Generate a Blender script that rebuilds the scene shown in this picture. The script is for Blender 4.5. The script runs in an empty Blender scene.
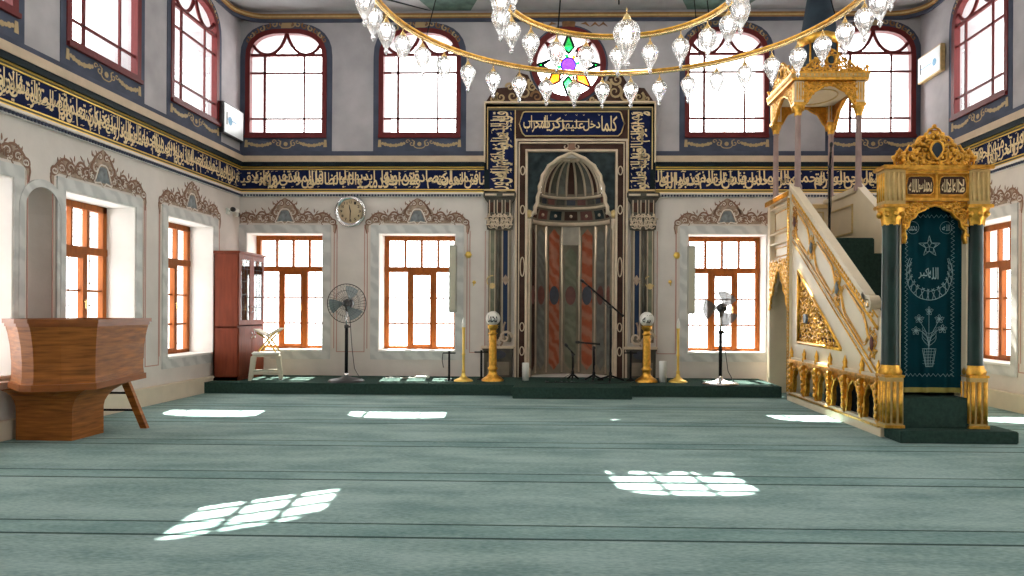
import bpy, bmesh, math, random
from mathutils import Vector, Matrix
from mathutils.geometry import tessellate_polygon
PI = math.pi
SC = bpy.context.scene
COL = SC.collection
sin, cos = math.sin, math.cos

# ------------------------------------------------------------------ materials
M = {}
def mat(name, col, rough=.6, metal=0., var=0., scale=6., bump=0., bscale=40., stretch=(1, 1, 1), veins=None, vscale=2., emit=None, es=1., trans=0., spec=None, alpha=None, sub=None, coords='Object'):
    m = bpy.data.materials.new(name); m.use_nodes = True
    nt = m.node_tree; N = nt.nodes; L = nt.links
    b = N['Principled BSDF']
    c = (*col, 1)
    b.inputs['Base Color'].default_value = c
    b.inputs['Roughness'].default_value = rough
    b.inputs['Metallic'].default_value = metal
    if spec is not None: b.inputs['Specular IOR Level'].default_value = spec
    if trans: b.inputs['Transmission Weight'].default_value = trans
    if alpha is not None: b.inputs['Alpha'].default_value = alpha
    if emit:
        b.inputs['Emission Color'].default_value = (*emit, 1); b.inputs['Emission Strength'].default_value = es
    tc = N.new('ShaderNodeTexCoord'); mp = N.new('ShaderNodeMapping')
    mp.inputs['Scale'].default_value = stretch
    L.new(tc.outputs[coords], mp.inputs[0])
    src = None
    if var:
        n = N.new('ShaderNodeTexNoise'); n.inputs['Scale'].default_value = scale; n.inputs['Detail'].default_value = 6
        L.new(mp.outputs[0], n.inputs['Vector'])
        r = N.new('ShaderNodeValToRGB')
        r.color_ramp.elements[0].position = .3; r.color_ramp.elements[1].position = .7
        r.color_ramp.elements[0].color = tuple(max(0, x * (1 - var)) for x in col) + (1,)
        r.color_ramp.elements[1].color = tuple(min(1, x * (1 + var)) for x in col) + (1,)
        L.new(n.outputs['Fac'], r.inputs[0]); src = r.outputs[0]
    if veins:
        w = N.new('ShaderNodeTexWave'); w.inputs['Scale'].default_value = vscale; w.inputs['Distortion'].default_value = 9
        w.inputs['Detail'].default_value = 4; w.bands_direction = 'DIAGONAL'
        L.new(mp.outputs[0], w.inputs['Vector'])
        r2 = N.new('ShaderNodeValToRGB'); r2.color_ramp.elements[0].position = .15; r2.color_ramp.elements[1].position = .8
        r2.color_ramp.elements[0].color = (*veins, 1); r2.color_ramp.elements[1].color = c
        L.new(w.outputs['Fac'], r2.inputs[0])
        if src:
            mx = N.new('ShaderNodeMixRGB'); mx.inputs[0].default_value = .5
            L.new(src, mx.inputs[1]); L.new(r2.outputs[0], mx.inputs[2]); src = mx.outputs[0]
        else: src = r2.outputs[0]
    if src: L.new(src, b.inputs['Base Color'])
    if bump:
        n2 = N.new('ShaderNodeTexNoise'); n2.inputs['Scale'].default_value = bscale; n2.inputs['Detail'].default_value = 4
        L.new(mp.outputs[0], n2.inputs['Vector'])
        bp = N.new('ShaderNodeBump'); bp.inputs['Strength'].default_value = bump; bp.inputs['Distance'].default_value = .02
        L.new(n2.outputs['Fac'], bp.inputs['Height']); L.new(bp.outputs[0], b.inputs['Normal'])
    M[name] = m
    return m

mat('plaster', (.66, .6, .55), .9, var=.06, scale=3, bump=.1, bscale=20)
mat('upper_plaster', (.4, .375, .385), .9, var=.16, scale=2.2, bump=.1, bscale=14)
mat('white_plaster', (.82, .8, .76), .85, var=.03)
mat('ceiling_paint', (.42, .42, .43), .9, var=.1, scale=3)
mat('slate_paint', (.07, .08, .115), .85, var=.2, scale=3, spec=.2)
mat('grey_marble', (.64, .63, .6), .6, var=.05, scale=3, veins=(.4, .4, .39), vscale=2.)
mat('cream', (.72, .58, .4), .6, var=.05)
mat('baseboard', (.68, .58, .44), .6, var=.05)
mat('black_green', (.006, .013, .016), .6, spec=.15)
mat('olive', (.09, .075, .035), .6)
mat('navy', (.007, .012, .052), .8, var=.25, scale=8, spec=.12)
mat('gold_paint', (.62, .45, .2), .45, metal=.25, var=.15, scale=20)
mat('bright_gold', (.85, .58, .12), .35, metal=.5)
mat('letter_gold', (.8, .62, .36), .6, spec=.2)
mat('gold', (.78, .4, .065), .3, metal=.9, var=.35, scale=18, bump=.3, bscale=60)
mat('dark_gold', (.5, .22, .03), .35, metal=.85, var=.3, scale=18, bump=.3, bscale=50)
mat('brass', (.8, .58, .26), .25, metal=.9)
mat('ivory', (.74, .62, .44), .45, var=.05, scale=4)
mat('red_frame', (.13, .014, .014), .55, var=.15, stretch=(6, 6, 1), spec=.25)
mat('orange_wood', (.31, .085, .013), .5, var=.2, scale=3, stretch=(8, 8, 1), spec=.2)
mat('pale_gold', (.62, .43, .17), .4, metal=.35, var=.12, scale=14)
mat('pale_gold', (.62, .43, .17), .4, metal=.35, var=.12, scale=14)
mat('oak', (.31, .105, .022), .45, var=.45, scale=3.5, stretch=(1, 1, 11), bump=.05, spec=.2)
mat('oak_trim', (.27, .085, .02), .42, var=.2, scale=4, stretch=(1, 1, 9), spec=.25)
mat('mahogany', (.19, .038, .016), .5, var=.2, scale=3, stretch=(8, 8, 1), spec=.2)
mat('pink_line', (.5, .27, .22), .7)
mat('crest_brown', (.25, .14, .095), .8, spec=.2)
mat('crest_tan', (.38, .28, .21), .8, var=.3, scale=14, spec=.2)
mat('crest_cream', (.74, .66, .58), .7)
mat('crest_blue', (.2, .215, .22), .8, var=.4, scale=14, spec=.2)
mat('ornament_tan', (.42, .3, .15), .7)
mat('cornice_ochre', (.36, .19, .07), .7, var=.2, scale=6, spec=.2)
mat('tan_moulding', (.56, .43, .31), .7, var=.08, spec=.2)
mat('rust_scroll', (.22, .1, .03), .6, var=.4, scale=12)
mat('mihrab_brown', (.06, .03, .022), .75, var=.35, scale=5, spec=.15)
mat('mihrab_cream', (.62, .5, .37), .7, var=.12, scale=8, spec=.2)
mat('mihrab_stone', (.23, .19, .14), .8, var=.18, scale=5, spec=.15)
mat('plaque_stone', (.4, .36, .3), .8, var=.1, scale=8, spec=.15)
mat('mihrab_grey', (.1, .09, .07), .8, var=.25, scale=6, veins=(.06, .055, .05), spec=.15)
mat('mihrab_green', (.03, .042, .045), .8, var=.6, scale=6, spec=.15)
mat('door_olive', (.55, .48, .24), .5)
mat('red_marble', (.33, .085, .04), .75, var=.25, scale=9, veins=(.45, .24, .16), vscale=2.5, spec=.15)
mat('green_marble', (.15, .155, .105), .75, var=.3, scale=9, veins=(.24, .23, .17), vscale=2.5, spec=.15)
mat('slate_marble', (.145, .14, .12), .75, var=.3, scale=9, veins=(.22, .21, .18), vscale=2.5, spec=.15)
mat('porphyry', (.13, .04, .03), .5, var=.3, scale=12)
mat('slate_oval', (.035, .04, .055), .5, var=.3, scale=12)
mat('pilaster_blue', (.02, .035, .075), .8, spec=.15)
mat('dark_green_column', (.012, .032, .026), .35, var=.6, scale=5, stretch=(1, 1, .4), spec=.3)
mat('column_mauve', (.3, .2, .18), .35, var=.15, scale=6)
mat('step_carpet', (.034, .066, .054), .95, var=.2, scale=30, bump=.4, bscale=250, spec=.1)
mat('curtain', (.002, .034, .045), .9, var=.15, scale=4, spec=.08)
mat('silver', (.3, .42, .43), .6, spec=.3)
mat('curtain_hem', (.3, .25, .05), .7)
mat('black_metal', (.006, .006, .007), .65, spec=.2)
mat('chrome', (.75, .75, .75), .15, metal=1)
mat('black_plastic', (.02, .02, .022), .4)
mat('fan_blade_grey', (.16, .2, .21), .2, alpha=.9)
mat('fan_blade_brown', (.12, .1, .085), .25, alpha=.93)
mat('white_plastic', (.8, .8, .74), .4)
mat('olive_plastic', (.5, .47, .36), .45)
mat('globe', (.85, .83, .76), .3)
mat('black_paint', (.01, .01, .012), .5)
mat('speaker_grey', (.42, .41, .35), .5)
mat('picture_white', (.8, .84, .85), .4)
mat('picture_blue', (.1, .35, .6), .5)
mat('clock_face', (.55, .42, .26), .5)
mat('paper', (.85, .8, .66), .7)
mat('straw', (.75, .5, .1), .7)
mat('spire_blue', (.03, .045, .06), .7, var=.3, scale=4, spec=.2)
mat('violet_glass', (.12, .05, .6), .2, trans=.6)
mat('ceiling_green', (.1, .17, .14), .8, var=.4, scale=6)
mat('bulb', (.9, .9, .9), .4, emit=(1, .98, .95), es=6)

def glassmat(name, col, tr=.9):
    m = bpy.data.materials.new(name); m.use_nodes = True; nt = m.node_tree; nt.nodes.clear()
    o = nt.nodes.new('ShaderNodeOutputMaterial'); t = nt.nodes.new('ShaderNodeBsdfTransparent'); g = nt.nodes.new('ShaderNodeBsdfGlossy')
    g.inputs['Roughness'].default_value = .05
    t.inputs[0].default_value = (*col, 1)
    x = nt.nodes.new('ShaderNodeMixShader'); x.inputs[0].default_value = 1 - tr
    nt.links.new(t.outputs[0], x.inputs[1]); nt.links.new(g.outputs[0], x.inputs[2]); nt.links.new(x.outputs[0], o.inputs[0])
    M[name] = m
glassmat('pane_glass', (.97, .98, .98), .94)
glassmat('red_glass', (.9, .06, .08)); glassmat('green_glass', (.04, .7, .25)); glassmat('orange_glass', (1, .45, .05)); glassmat('purple_glass', (.3, .12, .95))
glassmat('cabinet_glass', (.75, .8, .8), .8)

def lampglass():
    m = bpy.data.materials.new('crystal'); m.use_nodes = True; nt = m.node_tree; N = nt.nodes; L = nt.links
    b = N['Principled BSDF']; o = N['Material Output']
    b.inputs['Base Color'].default_value = (.97, .97, .98, 1); b.inputs['Roughness'].default_value = .06
    b.inputs['Transmission Weight'].default_value = .8; b.inputs['IOR'].default_value = 1.45
    t = N.new('ShaderNodeBsdfTransparent'); x = N.new('ShaderNodeMixShader'); lw = N.new('ShaderNodeLayerWeight'); lw.inputs[0].default_value = .35
    r = N.new('ShaderNodeMapRange'); r.inputs[3].default_value = .7; r.inputs[4].default_value = 1.
    L.new(lw.outputs['Facing'], r.inputs[0]); L.new(r.outputs[0], x.inputs[0])
    L.new(t.outputs[0], x.inputs[1]); L.new(b.outputs[0], x.inputs[2]); L.new(x.outputs[0], o.inputs[0])
    M['crystal'] = m
lampglass()

def carpetmat():
    m = bpy.data.materials.new('carpet'); m.use_nodes = True; nt = m.node_tree; N = nt.nodes; L = nt.links
    b = N['Principled BSDF']; b.inputs['Roughness'].default_value = .95; b.inputs['Specular IOR Level'].default_value = .15
    tc = N.new('ShaderNodeTexCoord'); sx = N.new('ShaderNodeSeparateXYZ'); L.new(tc.outputs['Object'], sx.inputs[0])
    def math_(op, a, bb=None, c=None):
        n = N.new('ShaderNodeMath'); n.operation = op
        for i, v in enumerate((a, bb, c)):
            if v is None: continue
            if isinstance(v, (int, float)): n.inputs[i].default_value = v
            else: L.new(v, n.inputs[i])
        return n.outputs[0]
    y = math_('MODULO', math_('ADD', sx.outputs['Y'], 13.35 - 3.955), 1.335)     # 0 at the near line of each pair
    d1 = math_('MINIMUM', math_('ABSOLUTE', y), math_('ABSOLUTE', math_('SUBTRACT', y, 1.335)))
    d2 = math_('ABSOLUTE', math_('SUBTRACT', y, .25))
    l1 = math_('LESS_THAN', d1, .015); l2 = math_('LESS_THAN', d2, .011)
    line = math_('MAXIMUM', l1, l2)
    inner = math_('LESS_THAN', y, .25)
    n1 = N.new('ShaderNodeTexNoise'); n1.inputs['Scale'].default_value = 1.6; n1.inputs['Detail'].default_value = 8; n1.inputs['Roughness'].default_value = .65
    mp = N.new('ShaderNodeMapping'); mp.inputs['Scale'].default_value = (.55, 1.6, 1); L.new(tc.outputs['Object'], mp.inputs[0]); L.new(mp.outputs[0], n1.inputs['Vector'])
    n3 = N.new('ShaderNodeTexNoise'); n3.inputs['Scale'].default_value = 45; n3.inputs['Detail'].default_value = 3; L.new(mp.outputs[0], n3.inputs['Vector'])
    av = math_('ADD', math_('MULTIPLY', n1.outputs['Fac'], .62), math_('MULTIPLY', n3.outputs['Fac'], .38))
    r = N.new('ShaderNodeValToRGB'); e = r.color_ramp.elements
    e[0].position = .39; e[0].color = (.155, .255, .24, 1); e[1].position = .6; e[1].color = (.33, .45, .43, 1)
    L.new(av, r.inputs[0])
    mx = N.new('ShaderNodeMixRGB'); mx.blend_type = 'MULTIPLY'; mx.inputs[2].default_value = (.84, .9, .9, 1)
    L.new(inner, mx.inputs[0]); L.new(r.outputs[0], mx.inputs[1])
    m2 = N.new('ShaderNodeMixRGB'); m2.inputs[2].default_value = (.02, .05, .043, 1)
    L.new(math_('MULTIPLY', line, .9), m2.inputs[0]); L.new(mx.outputs[0], m2.inputs[1])
    L.new(m2.outputs[0], b.inputs['Base Color'])
    n2 = N.new('ShaderNodeTexNoise'); n2.inputs['Scale'].default_value = 180; L.new(tc.outputs['Object'], n2.inputs['Vector'])
    bp = N.new('ShaderNodeBump'); bp.inputs['Strength'].default_value = .5; bp.inputs['Distance'].default_value = .01
    L.new(n2.outputs['Fac'], bp.inputs['Height']); L.new(bp.outputs[0], b.inputs['Normal'])
    M['carpet'] = m
carpetmat()

# ------------------------------------------------------------------ mesh builder
class MB:
    def __init__(s, T=None): s.v = []; s.f = []; s.mi = []; s.sm = []; s.mats = []; s.T = T or Matrix()
    def mid(s, m):
        if m not in s.mats: s.mats.append(m)
        return s.mats.index(m)
    def add(s, vs, fs, m, smooth=False):
        o = len(s.v); k = s.mid(m)
        for p in vs: s.v.append(s.T @ Vector(p))
        for f in fs: s.f.append(tuple(i + o for i in f)); s.mi.append(k); s.sm.append(smooth)
    def box(s, x0, x1, y0, y1, z0, z1, m, bev=0):
        if x1 < x0: x0, x1 = x1, x0
        if y1 < y0: y0, y1 = y1, y0
        if z1 < z0: z0, z1 = z1, z0
        if bev <= 0:
            vs = [(x, y, z) for x in (x0, x1) for y in (y0, y1) for z in (z0, z1)]
            s.add(vs, [(0, 1, 3, 2), (4, 6, 7, 5), (0, 4, 5, 1), (2, 3, 7, 6), (0, 2, 6, 4), (1, 5, 7, 3)], m)
        else:
            bm = bmesh.new(); bmesh.ops.create_cube(bm, size=1)
            for v in bm.verts: v.co = Vector(((x0 + x1) / 2 + v.co.x * (x1 - x0), (y0 + y1) / 2 + v.co.y * (y1 - y0), (z0 + z1) / 2 + v.co.z * (z1 - z0)))
            bmesh.ops.bevel(bm, geom=bm.edges[:], offset=bev, segments=2, affect='EDGES')
            s.bm(bm, m)
    def bm(s, bm, m, smooth=False):
        bm.verts.index_update()
        s.add([v.co.copy() for v in bm.verts], [tuple(v.index for v in f.verts) for f in bm.faces], m, smooth); bm.free()
    def tube(s, pts, r, m, n=6, closed=False, cap=True, flat=1.):
        pts = [Vector(p) for p in pts]; k = len(pts)
        rs = r if isinstance(r, (list, tuple)) else [r] * k
        vs = []; up = None
        for i, p in enumerate(pts):
            if closed: t = (pts[(i + 1) % k] - pts[i - 1])
            else: t = pts[min(i + 1, k - 1)] - pts[max(i - 1, 0)]
            if t.length < 1e-9: t = Vector((0, 0, 1))
            t.normalize()
            if up is None:
                up = Vector((0, 0, 1)) if abs(t.z) < .9 else Vector((0, 1, 0))
            a = t.cross(up)
            if a.length < 1e-4: a = t.cross(Vector((1, 0, 0)))
            a.normalize(); b = t.cross(a).normalized()
            up = -b if False else up
            for j in range(n):
                q = 2 * PI * j / n
                vs.append(p + (a * cos(q) + b * sin(q) * flat) * rs[i])
        fs = []
        for i in range(k if closed else k - 1):
            i2 = (i + 1) % k
            for j in range(n): fs.append((i * n + j, i * n + (j + 1) % n, i2 * n + (j + 1) % n, i2 * n + j))
        if cap and not closed: fs += [tuple(range(n))[::-1], tuple((k - 1) * n + j for j in range(n))]
        s.add(vs, fs, m, True)
    def cyl(s, p, q, r, m, n=12, r2=None): s.tube([p, q], [r, r if r2 is None else r2], m, n)
    def lathe(s, c, prof, m, n=20, lobes=0, amp=0, a0=0, a1=2 * PI, sx=1., sy=1., twist=0.):
        c = Vector(c); full = abs(a1 - a0 - 2 * PI) < 1e-6; k = n if full else n + 1
        vs = []
        for (r, z) in prof:
            for j in range(k):
                a = a0 + (a1 - a0) * j / n
                rr = r * (1 + (amp * cos(lobes * a + twist * z) if lobes else 0))
                vs.append(c + Vector((rr * cos(a) * sx, rr * sin(a) * sy, z)))
        fs = []
        for i in range(len(prof) - 1):
            for j in range(n):
                j2 = (j + 1) % k
                fs.append((i * k + j, i * k + j2, (i + 1) * k + j2, (i + 1) * k + j))
        s.add(vs, fs, m, True)
    def prism(s, poly, w0, w1, m, holes=()):
        """poly in local (x,z), thickness along y from w0 to w1; facing -y"""
        loops = [list(poly)] + [list(h) for h in holes]
        tri = tessellate_polygon([[Vector((a, b, 0)) for a, b in l] for l in loops])
        flat = [p for l in loops for p in l]; k = len(flat)
        vs = [(a, w0, b) for a, b in flat] + [(a, w1, b) for a, b in flat]
        fs = [tuple(t) for t in tri] + [tuple(i + k for i in t)[::-1] for t in tri]
        o = 0
        for l in loops:
            n = len(l)
            for i in range(n): fs.append((o + i, o + (i + 1) % n, o + (i + 1) % n + k, o + i + k))
            o += n
        s.add(vs, fs, m)
    def sphere(s, c, r, m, n=10, sc=(1, 1, 1)):
        c = Vector(c); vs = [c + Vector((0, 0, r * sc[2]))]; h = max(4, n // 2)
        for i in range(1, h):
            t = PI * i / h
            for j in range(n):
                a = 2 * PI * j / n
                vs.append(c + Vector((r * sc[0] * sin(t) * cos(a), r * sc[1] * sin(t) * sin(a), r * sc[2] * cos(t))))
        vs.append(c - Vector((0, 0, r * sc[2]))); fs = [(0, 1 + j, 1 + (j + 1) % n) for j in range(n)]
        for i in range(h - 2):
            for j in range(n):
                a = 1 + i * n
                fs.append((a + j, a + n + j, a + n + (j + 1) % n, a + (j + 1) % n))
        a = 1 + (h - 2) * n; fs += [(a + j, len(vs) - 1, a + (j + 1) % n) for j in range(n)]
        s.add(vs, fs, m, True)
    def stroke(s, pts, w, m, y0=0., th=.004, closed=False):
        """flat painted or carved ribbon in local x,z; thickness th in front of y0"""
        k = len(pts); ws = w if isinstance(w, (list, tuple)) else [w] * k
        vs = []
        for i in range(k):
            a = pts[(i - 1) % k] if closed else pts[max(i - 1, 0)]; b = pts[(i + 1) % k] if closed else pts[min(i + 1, k - 1)]
            dx, dz = b[0] - a[0], b[1] - a[1]; l = math.hypot(dx, dz) or 1; nx, nz = -dz / l * ws[i] / 2, dx / l * ws[i] / 2
            x, z = pts[i]
            vs += [(x + nx, y0 - th, z + nz), (x - nx, y0 - th, z - nz), (x - nx, y0, z - nz), (x + nx, y0, z + nz)]
        fs = []
        for i in range(k if closed else k - 1):
            j = (i + 1) % k
            for q in range(4): fs.append((i * 4 + q, j * 4 + q, j * 4 + (q + 1) % 4, i * 4 + (q + 1) % 4))
        if not closed: fs += [(0, 1, 2, 3), ((k - 1) * 4 + 3, (k - 1) * 4 + 2, (k - 1) * 4 + 1, (k - 1) * 4)]
        s.add(vs, fs, m)
    def build(s, name, parent=None, recalc=True, **kw):
        me = bpy.data.meshes.new(name); me.from_pydata([tuple(v) for v in s.v], [], s.f)
        for m in s.mats: me.materials.append(M[m])
        me.polygons.foreach_set('material_index', s.mi); me.polygons.foreach_set('use_smooth', s.sm)
        if recalc:
            bm = bmesh.new(); bm.from_mesh(me); bmesh.ops.recalc_face_normals(bm, faces=bm.faces); bm.to_mesh(me); bm.free()
        me.update()
        o = bpy.data.objects.new(name, me); COL.objects.link(o)
        if parent is not None: o.parent = parent
        for k, v in kw.items(): o[k] = v
        return o

def thing(name, label, cat, loc=(0, 0, 0), rz=0, group=None):
    o = bpy.data.objects.new(name, None); COL.objects.link(o); o.empty_display_size = .1
    o.location = loc; o.rotation_euler = (0, 0, rz); o['label'] = label; o['category'] = cat
    if group: o['group'] = group
    return o
def tag(o, label, cat, group=None):
    o['label'] = label; o['category'] = cat
    if group: o['group'] = group
    return o
def struct(name, loc=(0, 0, 0), rz=0):
    o = bpy.data.objects.new(name, None); COL.objects.link(o); o.location = loc; o.rotation_euler = (0, 0, rz); o['kind'] = 'structure'; return o
def copy_tree(o, parent=None):
    c = o.copy(); COL.objects.link(c); c.parent = parent
    for ch in list(o.children): copy_tree(ch, c)
    return c

def arc(cx, cz, r, a0, a1, n, rz=None):
    rz = r if rz is None else rz
    return [(cx + r * cos(math.radians(a0 + (a1 - a0) * i / n)), cz + rz * sin(math.radians(a0 + (a1 - a0) * i / n))) for i in range(n + 1)]
def spiral(cx, cz, r, a0, turns, d=1, n=18, k=.12):
    """from outside to centre"""
    out = []
    for i in range(n + 1):
        t = i / n; rr = r * (1 - t * (1 - k)); a = a0 + d * turns * 2 * PI * t
        out.append((cx + rr * cos(a), cz + rr * sin(a)))
    return out
def bez(p0, p1, p2, p3, n=10):
    o = []
    for i in range(n + 1):
        t = i / n; u = 1 - t
        o.append(tuple(u ** 3 * p0[j] + 3 * u * u * t * p1[j] + 3 * u * t * t * p2[j] + t ** 3 * p3[j] for j in range(2)))
    return o
def inpoly(x, z, poly):
    c = False; n = len(poly)
    for i in range(n):
        x0, z0 = poly[i]; x1, z1 = poly[i - 1]
        if (z0 > z) != (z1 > z) and x < (x1 - x0) * (z - z0) / (z1 - z0) + x0: c = not c
    return c
def edist(x, z, poly):
    d = 9; n = len(poly)
    for i in range(n):
        a = Vector(poly[i]); b = Vector(poly[i - 1]); p = Vector((x, z)); ab = b - a
        t = max(0, min(1, (p - a).dot(ab) / max(ab.length_squared, 1e-9))); d = min(d, (a + ab * t - p).length)
    return d
def filigree(mb, poly, step, r, m, y0, seed=1, mirror=None, holes=()):
    """openwork of scrolls and leaves filling a polygon (local x,z)"""
    rnd = random.Random(seed); xs = [p[0] for p in poly]; zs = [p[1] for p in poly]
    row = 0; z = min(zs) + step * .45
    while z < max(zs):
        x = min(xs) + step * (.5 if row % 2 else .0)
        while x < max(xs) + step * .2:
            px, pz = x + rnd.uniform(-.12, .12) * step, z + rnd.uniform(-.12, .12) * step
            if (mirror is None or px <= mirror + 1e-6) and inpoly(px, pz, poly) and not any(inpoly(px, pz, h) for h in holes):
                d = min([edist(px, pz, poly)] + [edist(px, pz, h) for h in holes]); R = min(step * .62, max(d * 1.05, step * .28))
                a0 = rnd.uniform(0, 6.28); dr = rnd.choice((1, -1))
                sp = spiral(px, pz, R, a0, 1.15, dr, 14)
                tail = (px + R * 1.5 * cos(a0 - dr * .7), pz + R * 1.5 * sin(a0 - dr * .7))
                for sgn in ((1,) if mirror is None else (1, -1)):
                    q = [((p[0] if sgn == 1 else 2 * mirror - p[0]), p[1]) for p in [tail] + sp]
                    rr = [r * .5] + [r * (1 - .45 * i / 14) for i in range(15)]
                    mb.tube([(a, y0 - r * .6, b) for a, b in q], rr, m, 5)
                    c = q[-1]; mb.sphere((c[0], y0 - r, c[1]), r * 1.25, m, 6)
                    for da in (1.9, 3.7):
                        lx = px + R * 1.05 * cos(a0 + dr * da); lz = pz + R * 1.05 * sin(a0 + dr * da)
                        if sgn < 0: lx = 2 * mirror - lx
                        mb.sphere((lx, y0 - r * .5, lz), r * 1.9, m, 6, (1, .6, .75))
            x += step
        z += step * .82; row += 1

# ------------------------------------------------------------------ Arabic lettering
_F = {}
for ch, c, k in [('ا',0x8D,2),('ب',0x8F,4),('ة',0x93,2),('ت',0x95,4),('ث',0x99,4),('ج',0x9D,4),('ح',0xA1,4),('خ',0xA5,4),('د',0xA9,2),('ذ',0xAB,2),('ر',0xAD,2),('ز',0xAF,2),('س',0xB1,4),('ش',0xB5,4),('ص',0xB9,4),('ض',0xBD,4),('ط',0xC1,4),('ظ',0xC5,4),('ع',0xC9,4),('غ',0xCD,4),('ف',0xD1,4),('ق',0xD5,4),('ك',0xD9,4),('ل',0xDD,4),('م',0xE1,4),('ن',0xE5,4),('ه',0xE9,4),('و',0xED,2),('ى',0xEF,2),('ي',0xF1,4),('أ',0x83,2),('آ',0x81,2),('إ',0x87,2),('ؤ',0x85,2),('ئ',0x89,4),('ء',0x80,1)]:
    _F[ch] = (0xFE00 + c, k)
_LA = {'ا': 0xFEFB, 'أ': 0xFEF7, 'إ': 0xFEF9, 'آ': 0xFEF5}
def shape(w):
    out = []; i = 0; joined = False
    while i < len(w):
        ch = w[i]
        if ch == 'ل' and i + 1 < len(w) and w[i + 1] in _LA:
            out.append(chr(_LA[w[i + 1]] + (1 if joined else 0))); joined = False; i += 2; continue
        if ch not in _F: out.append(ch); joined = False; i += 1; continue
        base, k = _F[ch]
        nxt = i + 1 < len(w) and w[i + 1] in _F and _F[w[i + 1]][1] > 1
        if k == 1: off = 0; j2 = False
        else:
            j2 = k == 4 and nxt
            off = (3 if j2 else 1) if joined else (2 if j2 else 0)
        out.append(chr(base + off)); joined = j2; i += 1
    return ''.join(reversed(out))
_TC = {}
def glyphs(txt, shaped=False, off=.012, ext=.012):
    key = (txt, off)
    if key in _TC: return _TC[key]
    cu = bpy.data.curves.new('t', 'FONT'); cu.body = txt if shaped else shape(txt); cu.offset = off; cu.extrude = 0; cu.resolution_u = 2
    ob = bpy.data.objects.new('t', cu); COL.objects.link(ob); bpy.context.view_layer.update()
    me = bpy.data.meshes.new_from_object(ob.evaluated_get(bpy.context.evaluated_depsgraph_get()))
    vs = [(v.co.x, v.co.y) for v in me.vertices]; fs = [tuple(p.vertices) for p in me.polygons]
    bpy.data.objects.remove(ob); bpy.data.curves.remove(cu); bpy.data.meshes.remove(me)
    x0 = min(v[0] for v in vs); x1 = max(v[0] for v in vs); y0 = min(v[1] for v in vs); y1 = max(v[1] for v in vs)
    _TC[key] = (vs, fs, x0, x1, y0, y1); return _TC[key]
def put(mb, txt, x, z, w, h, m, y=-.003, shaped=False, fn=None, off=.012):
    """fit one piece of lettering in the box centred at x,z"""
    vs, fs, x0, x1, z0, z1 = glyphs(txt, shaped, off)
    sx = w / (x1 - x0); sz = h / (z1 - z0)
    P = []
    for a, b in vs:
        u, v = x + (a - (x0 + x1) / 2) * sx, z + (b - (z0 + z1) / 2) * sz
        P.append(fn(u, v) if fn else (u, y, v))
    mb.add(P, fs, m)
def inscription(mb, text, x0, x1, z0, z1, m, y=-.003, fn=None):
    """stacked monumental script running right to left from x1 to x0"""
    rnd = random.Random(len(text)); words = text.split(); H = z1 - z0; items = []; cur = 0.
    for i, w in enumerate(words):
        g = glyphs(w, off=.014); wd = max(g[3] - g[2], .35)
        items.append((w, cur, wd, i % 2)); cur += max(.28, wd * .52)
    tot = cur + .35; sc = (x1 - x0) / tot
    for w, s, wd, up in items:
        cx = x1 - (s + wd / 2) * sc
        hh = H * (.84 if up else .9); cz = z1 - hh / 2 if up else z0 + hh / 2
        put(mb, w, cx, cz, wd * sc * 1.12, hh, m, y - (.0012 if up else 0), fn=fn, off=.014)
        for k in range(2):     # vowel marks
            u = cx + rnd.uniform(-.4, .4) * wd * sc; v = z0 + H * rnd.choice((.08, .5, .93)); d = .018
            q = [(u - d, v - .006), (u + d, v + .006), (u + d, v + .014), (u - d, v + .002)]
            mb.add([fn(a, b) if fn else (a, y - .001, b) for a, b in q], [(0, 1, 2, 3)], m)

# ------------------------------------------------------------------ room
XL, XR, YB, YF, ZC = -5.49, 5.83, 12.0, -2.6, 6.28
WT = .72
def local(x, y, rz): return Matrix.Translation((x, y, 0)) @ Matrix.Rotation(rz, 4, 'Z')
# openings: lower (centre, half width 0.65, z .57 to 2.55), upper (centre, half width .66, z 4.2 to 5.92, arched)
LZ0, LZ1, LH = .57, 2.56, .65
def lower_hole(c): return [(c - LH, LZ0), (c + LH, LZ0), (c + LH, LZ1), (c - LH, LZ1)]
UH = .655
def arch_outline(h, z0, zs, rise, n=14):
    """flat-topped three-centred arch, like the upper windows"""
    p = [(-h, z0), (h, z0), (h, zs)]
    for i in range(1, n):
        a = PI * i / n
        p.append((h * (abs(cos(a)) ** .7) * (1 if cos(a) > 0 else -1), zs + rise * sin(a) ** .85))
    p.append((-h, zs)); return p
def upper_hole(c): return [(c + a, b) for a, b in arch_outline(UH, 4.2, 5.5, .45)]
def circ(cx, cz, r, n=40): return [(cx + r * cos(2 * PI * i / n), cz + r * sin(2 * PI * i / n)) for i in range(n)]

def wall(name, T, x0, x1, lows, ups, extra=(), zsplit=3.93, thick=WT):
    mb = MB(T)
    hl = [lower_hole(c) for c in lows]; hu = [upper_hole(c) for c in ups]
    ex_low = [e for e in extra if min(p[1] for p in e) < zsplit]; ex_up = [e for e in extra if min(p[1] for p in e) >= zsplit]
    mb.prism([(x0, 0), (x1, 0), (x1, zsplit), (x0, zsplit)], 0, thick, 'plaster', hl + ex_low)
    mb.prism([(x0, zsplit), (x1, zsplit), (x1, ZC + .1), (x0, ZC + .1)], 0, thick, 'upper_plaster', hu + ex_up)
    return mb
TB = local(0, YB, 0)
TL = local(XL, 0, PI / 2)
TR = local(XR, 0, -PI / 2)         # local x = -world y
TF = local(0, YF, PI)
backL = [-4.72, -2.48, 2.68, 5.0]; backU = [-4.71, -2.45, 2.66, 5.06]
leftL = [10.45, 8.41, 6.37, 4.3, 2.2, .1]; leftU = [10.54, 8.45, 6.37, 4.29, 2.2, .1]
rightL = [-10.2, -8.15, -6.1, -4.05, -2.0]; rightU = [-10.33, -8.27, -6.2, -4.1, -2.0]
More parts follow.
